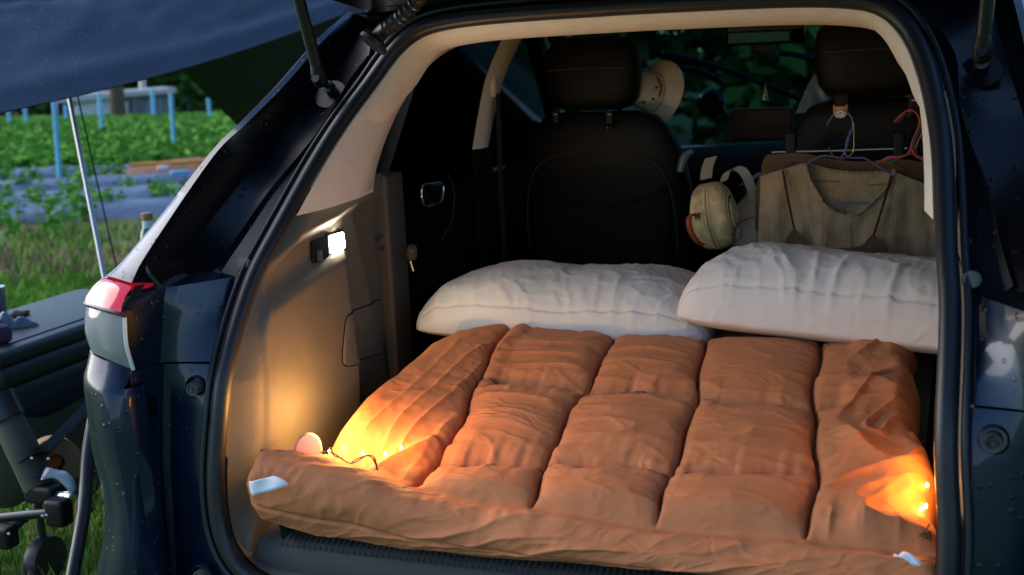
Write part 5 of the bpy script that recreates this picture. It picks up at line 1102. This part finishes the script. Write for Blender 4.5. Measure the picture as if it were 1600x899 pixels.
# wagon
wg = thing('folding_wagon', 'olive canvas folding wagon with black frame beside the car', 'wagon', (bcn[0], bcn[1], gz(bcn[0], bcn[1])))
gzb = gz(bcn[0], bcn[1]); rows = []
def rr2(hx, hy, e=5): return rrect(hx, hy, e, 48)
for z, k in ((.52, 1.0), (.42, .99), (.34, .98), (.29, .96), (.27, .9)): rows.append([bcn*[1, 1, 0]+MX@np.array([p[0], p[1], 0])*k+V(0, 0, z+.010*math.sin(i*.9)) for i, p in enumerate(rr2(Lx*.5+.02, .25))])
loft('canvas_tub', rows, M['olive'], wg, cv=True, smooth=60)
M['olive2'] = mat('olive_sleeve', (.035, .038, .022), .75, bump=.4, var=.1)
tube('padded_sleeve', [at(4, 640, D=2.75), at(34, 700, D=2.72), at(62, 764, D=2.70)], [.034, .036, .033], M['olive2'], wg, 14, m=14)
for a, b in ((( -6, 618), (12, 655)),): tube('sleeve_end', [at(*a, D=2.74), at(*b, D=2.74)], .040, M['blackmetal'], wg, 12)
for p in ((50, 714), (64, 745)): 
    c_ = at(*p, D=2.71); dd_ = at(62, 764, D=2.70)-at(34, 700, D=2.72); dd_ /= np.linalg.norm(dd_); tube('sleeve_band', [c_-dd_*.006, c_+dd_*.006], .0385, M['blk'], wg, 14)
tube('brace', [at(150, 622, D=2.95), at(52, 722, D=2.72)], .0155, M['blackmetal'], wg, 4)
tube('frame_leg', [at(158, 600, D=2.75), at(138, 712, D=2.68), at(131, 800, D=2.6), at(108, 930, D=2.5)], [.016, .016, .0145, .0145], M['blackmetal'], wg, 14, m=14)
for yy_ in (740, 768, 795): 
    u_ = (yy_-712)/218; tube('leg_collar', [at(139-8*u_*2, yy_-4, D=2.66), at(138-8*u_*2, yy_+4, D=2.66)], .0175, M['blk'], wg, 12)
tube('lower_bar', [at(-20, 812, D=2.7), at(60, 803, D=2.66), at(96, 800, D=2.64)], .011, M['blackmetal'], wg, 10); tube('lower_bar', [at(10, 835, D=2.66), at(48, 800, D=2.7)], .011, M['blackmetal'], wg, 10)
box('knuckle', at(92, 800, D=2.64), (.05, .04, .06), M['blk'], wg, bev=.01); box('knuckle', at(70, 770, D=2.69), (.08, .05, .04), M['blk'], wg, bev=.01); box('wheel_fork', at(8, 838, D=2.66), (.05, .04, .05), M['blk'], wg, bev=.01)
for p in ((76, 717), (50, 716), (67, 806), (73, 805), (14, 834)): lathe('bolt', [(.0032, 0), (.0032, .003), (.001, .004)], at(*p, D=2.62), M['steel'], wg, (.4, -.9, .2), 12)
for s in (-1, 1):
    for e in (-1, 1):
        c_ = bcn+ex_*(Lx*.40*s)+ey_*(.20*e); c_[2] = gz(c_[0], c_[1])+.075
        if not (s == 1 and e == -1): lathe('wagon_wheel', [(.03, -.02), (.07, -.02), (.075, 0), (.07, .02), (.03, .02)], c_, M['rubber'], wg, ey_, 20); tube('wheel_post', [c_, c_+V(0, 0, .25)], .010, M['blackmetal'], wg, 8)
# roll and clear bag hanging at the wagon's end
rl = at(84, 722, D=2.85); tr2 = thing('paper_roll', 'brown paper roll tucked against the olive wagon', 'roll', rl); lathe('roll', [(.022, -.035), (.058, -.035), (.060, -.032), (.060, .032), (.058, .035), (.022, .035), (.022, -.035)], rl, M['kraft'], tr2, (.7, -.6, .15), 30, smooth=30)
rows = []
cl = crom([at(68, 740, D=2.66), at(92, 742, D=2.65), at(108, 754, D=2.64), at(114, 768, D=2.64), at(104, 778, D=2.65), at(86, 776, D=2.66)], 22)
for k, p in enumerate(cl): rows.append([p+V(.007*math.cos(a)*(1+.4*math.sin(k*.6)), .008*math.sin(a), .010*math.sin(a+.6)*(1+.3*math.cos(k*.7))) for a in np.linspace(0, 6.283, 10, endpoint=False)])
tag(loft('clear_bag', rows, M['clearbag'], None, cv=True, caps=True, smooth=60), 'twisted clear plastic bag looped below the brown roll', 'plastic bag')
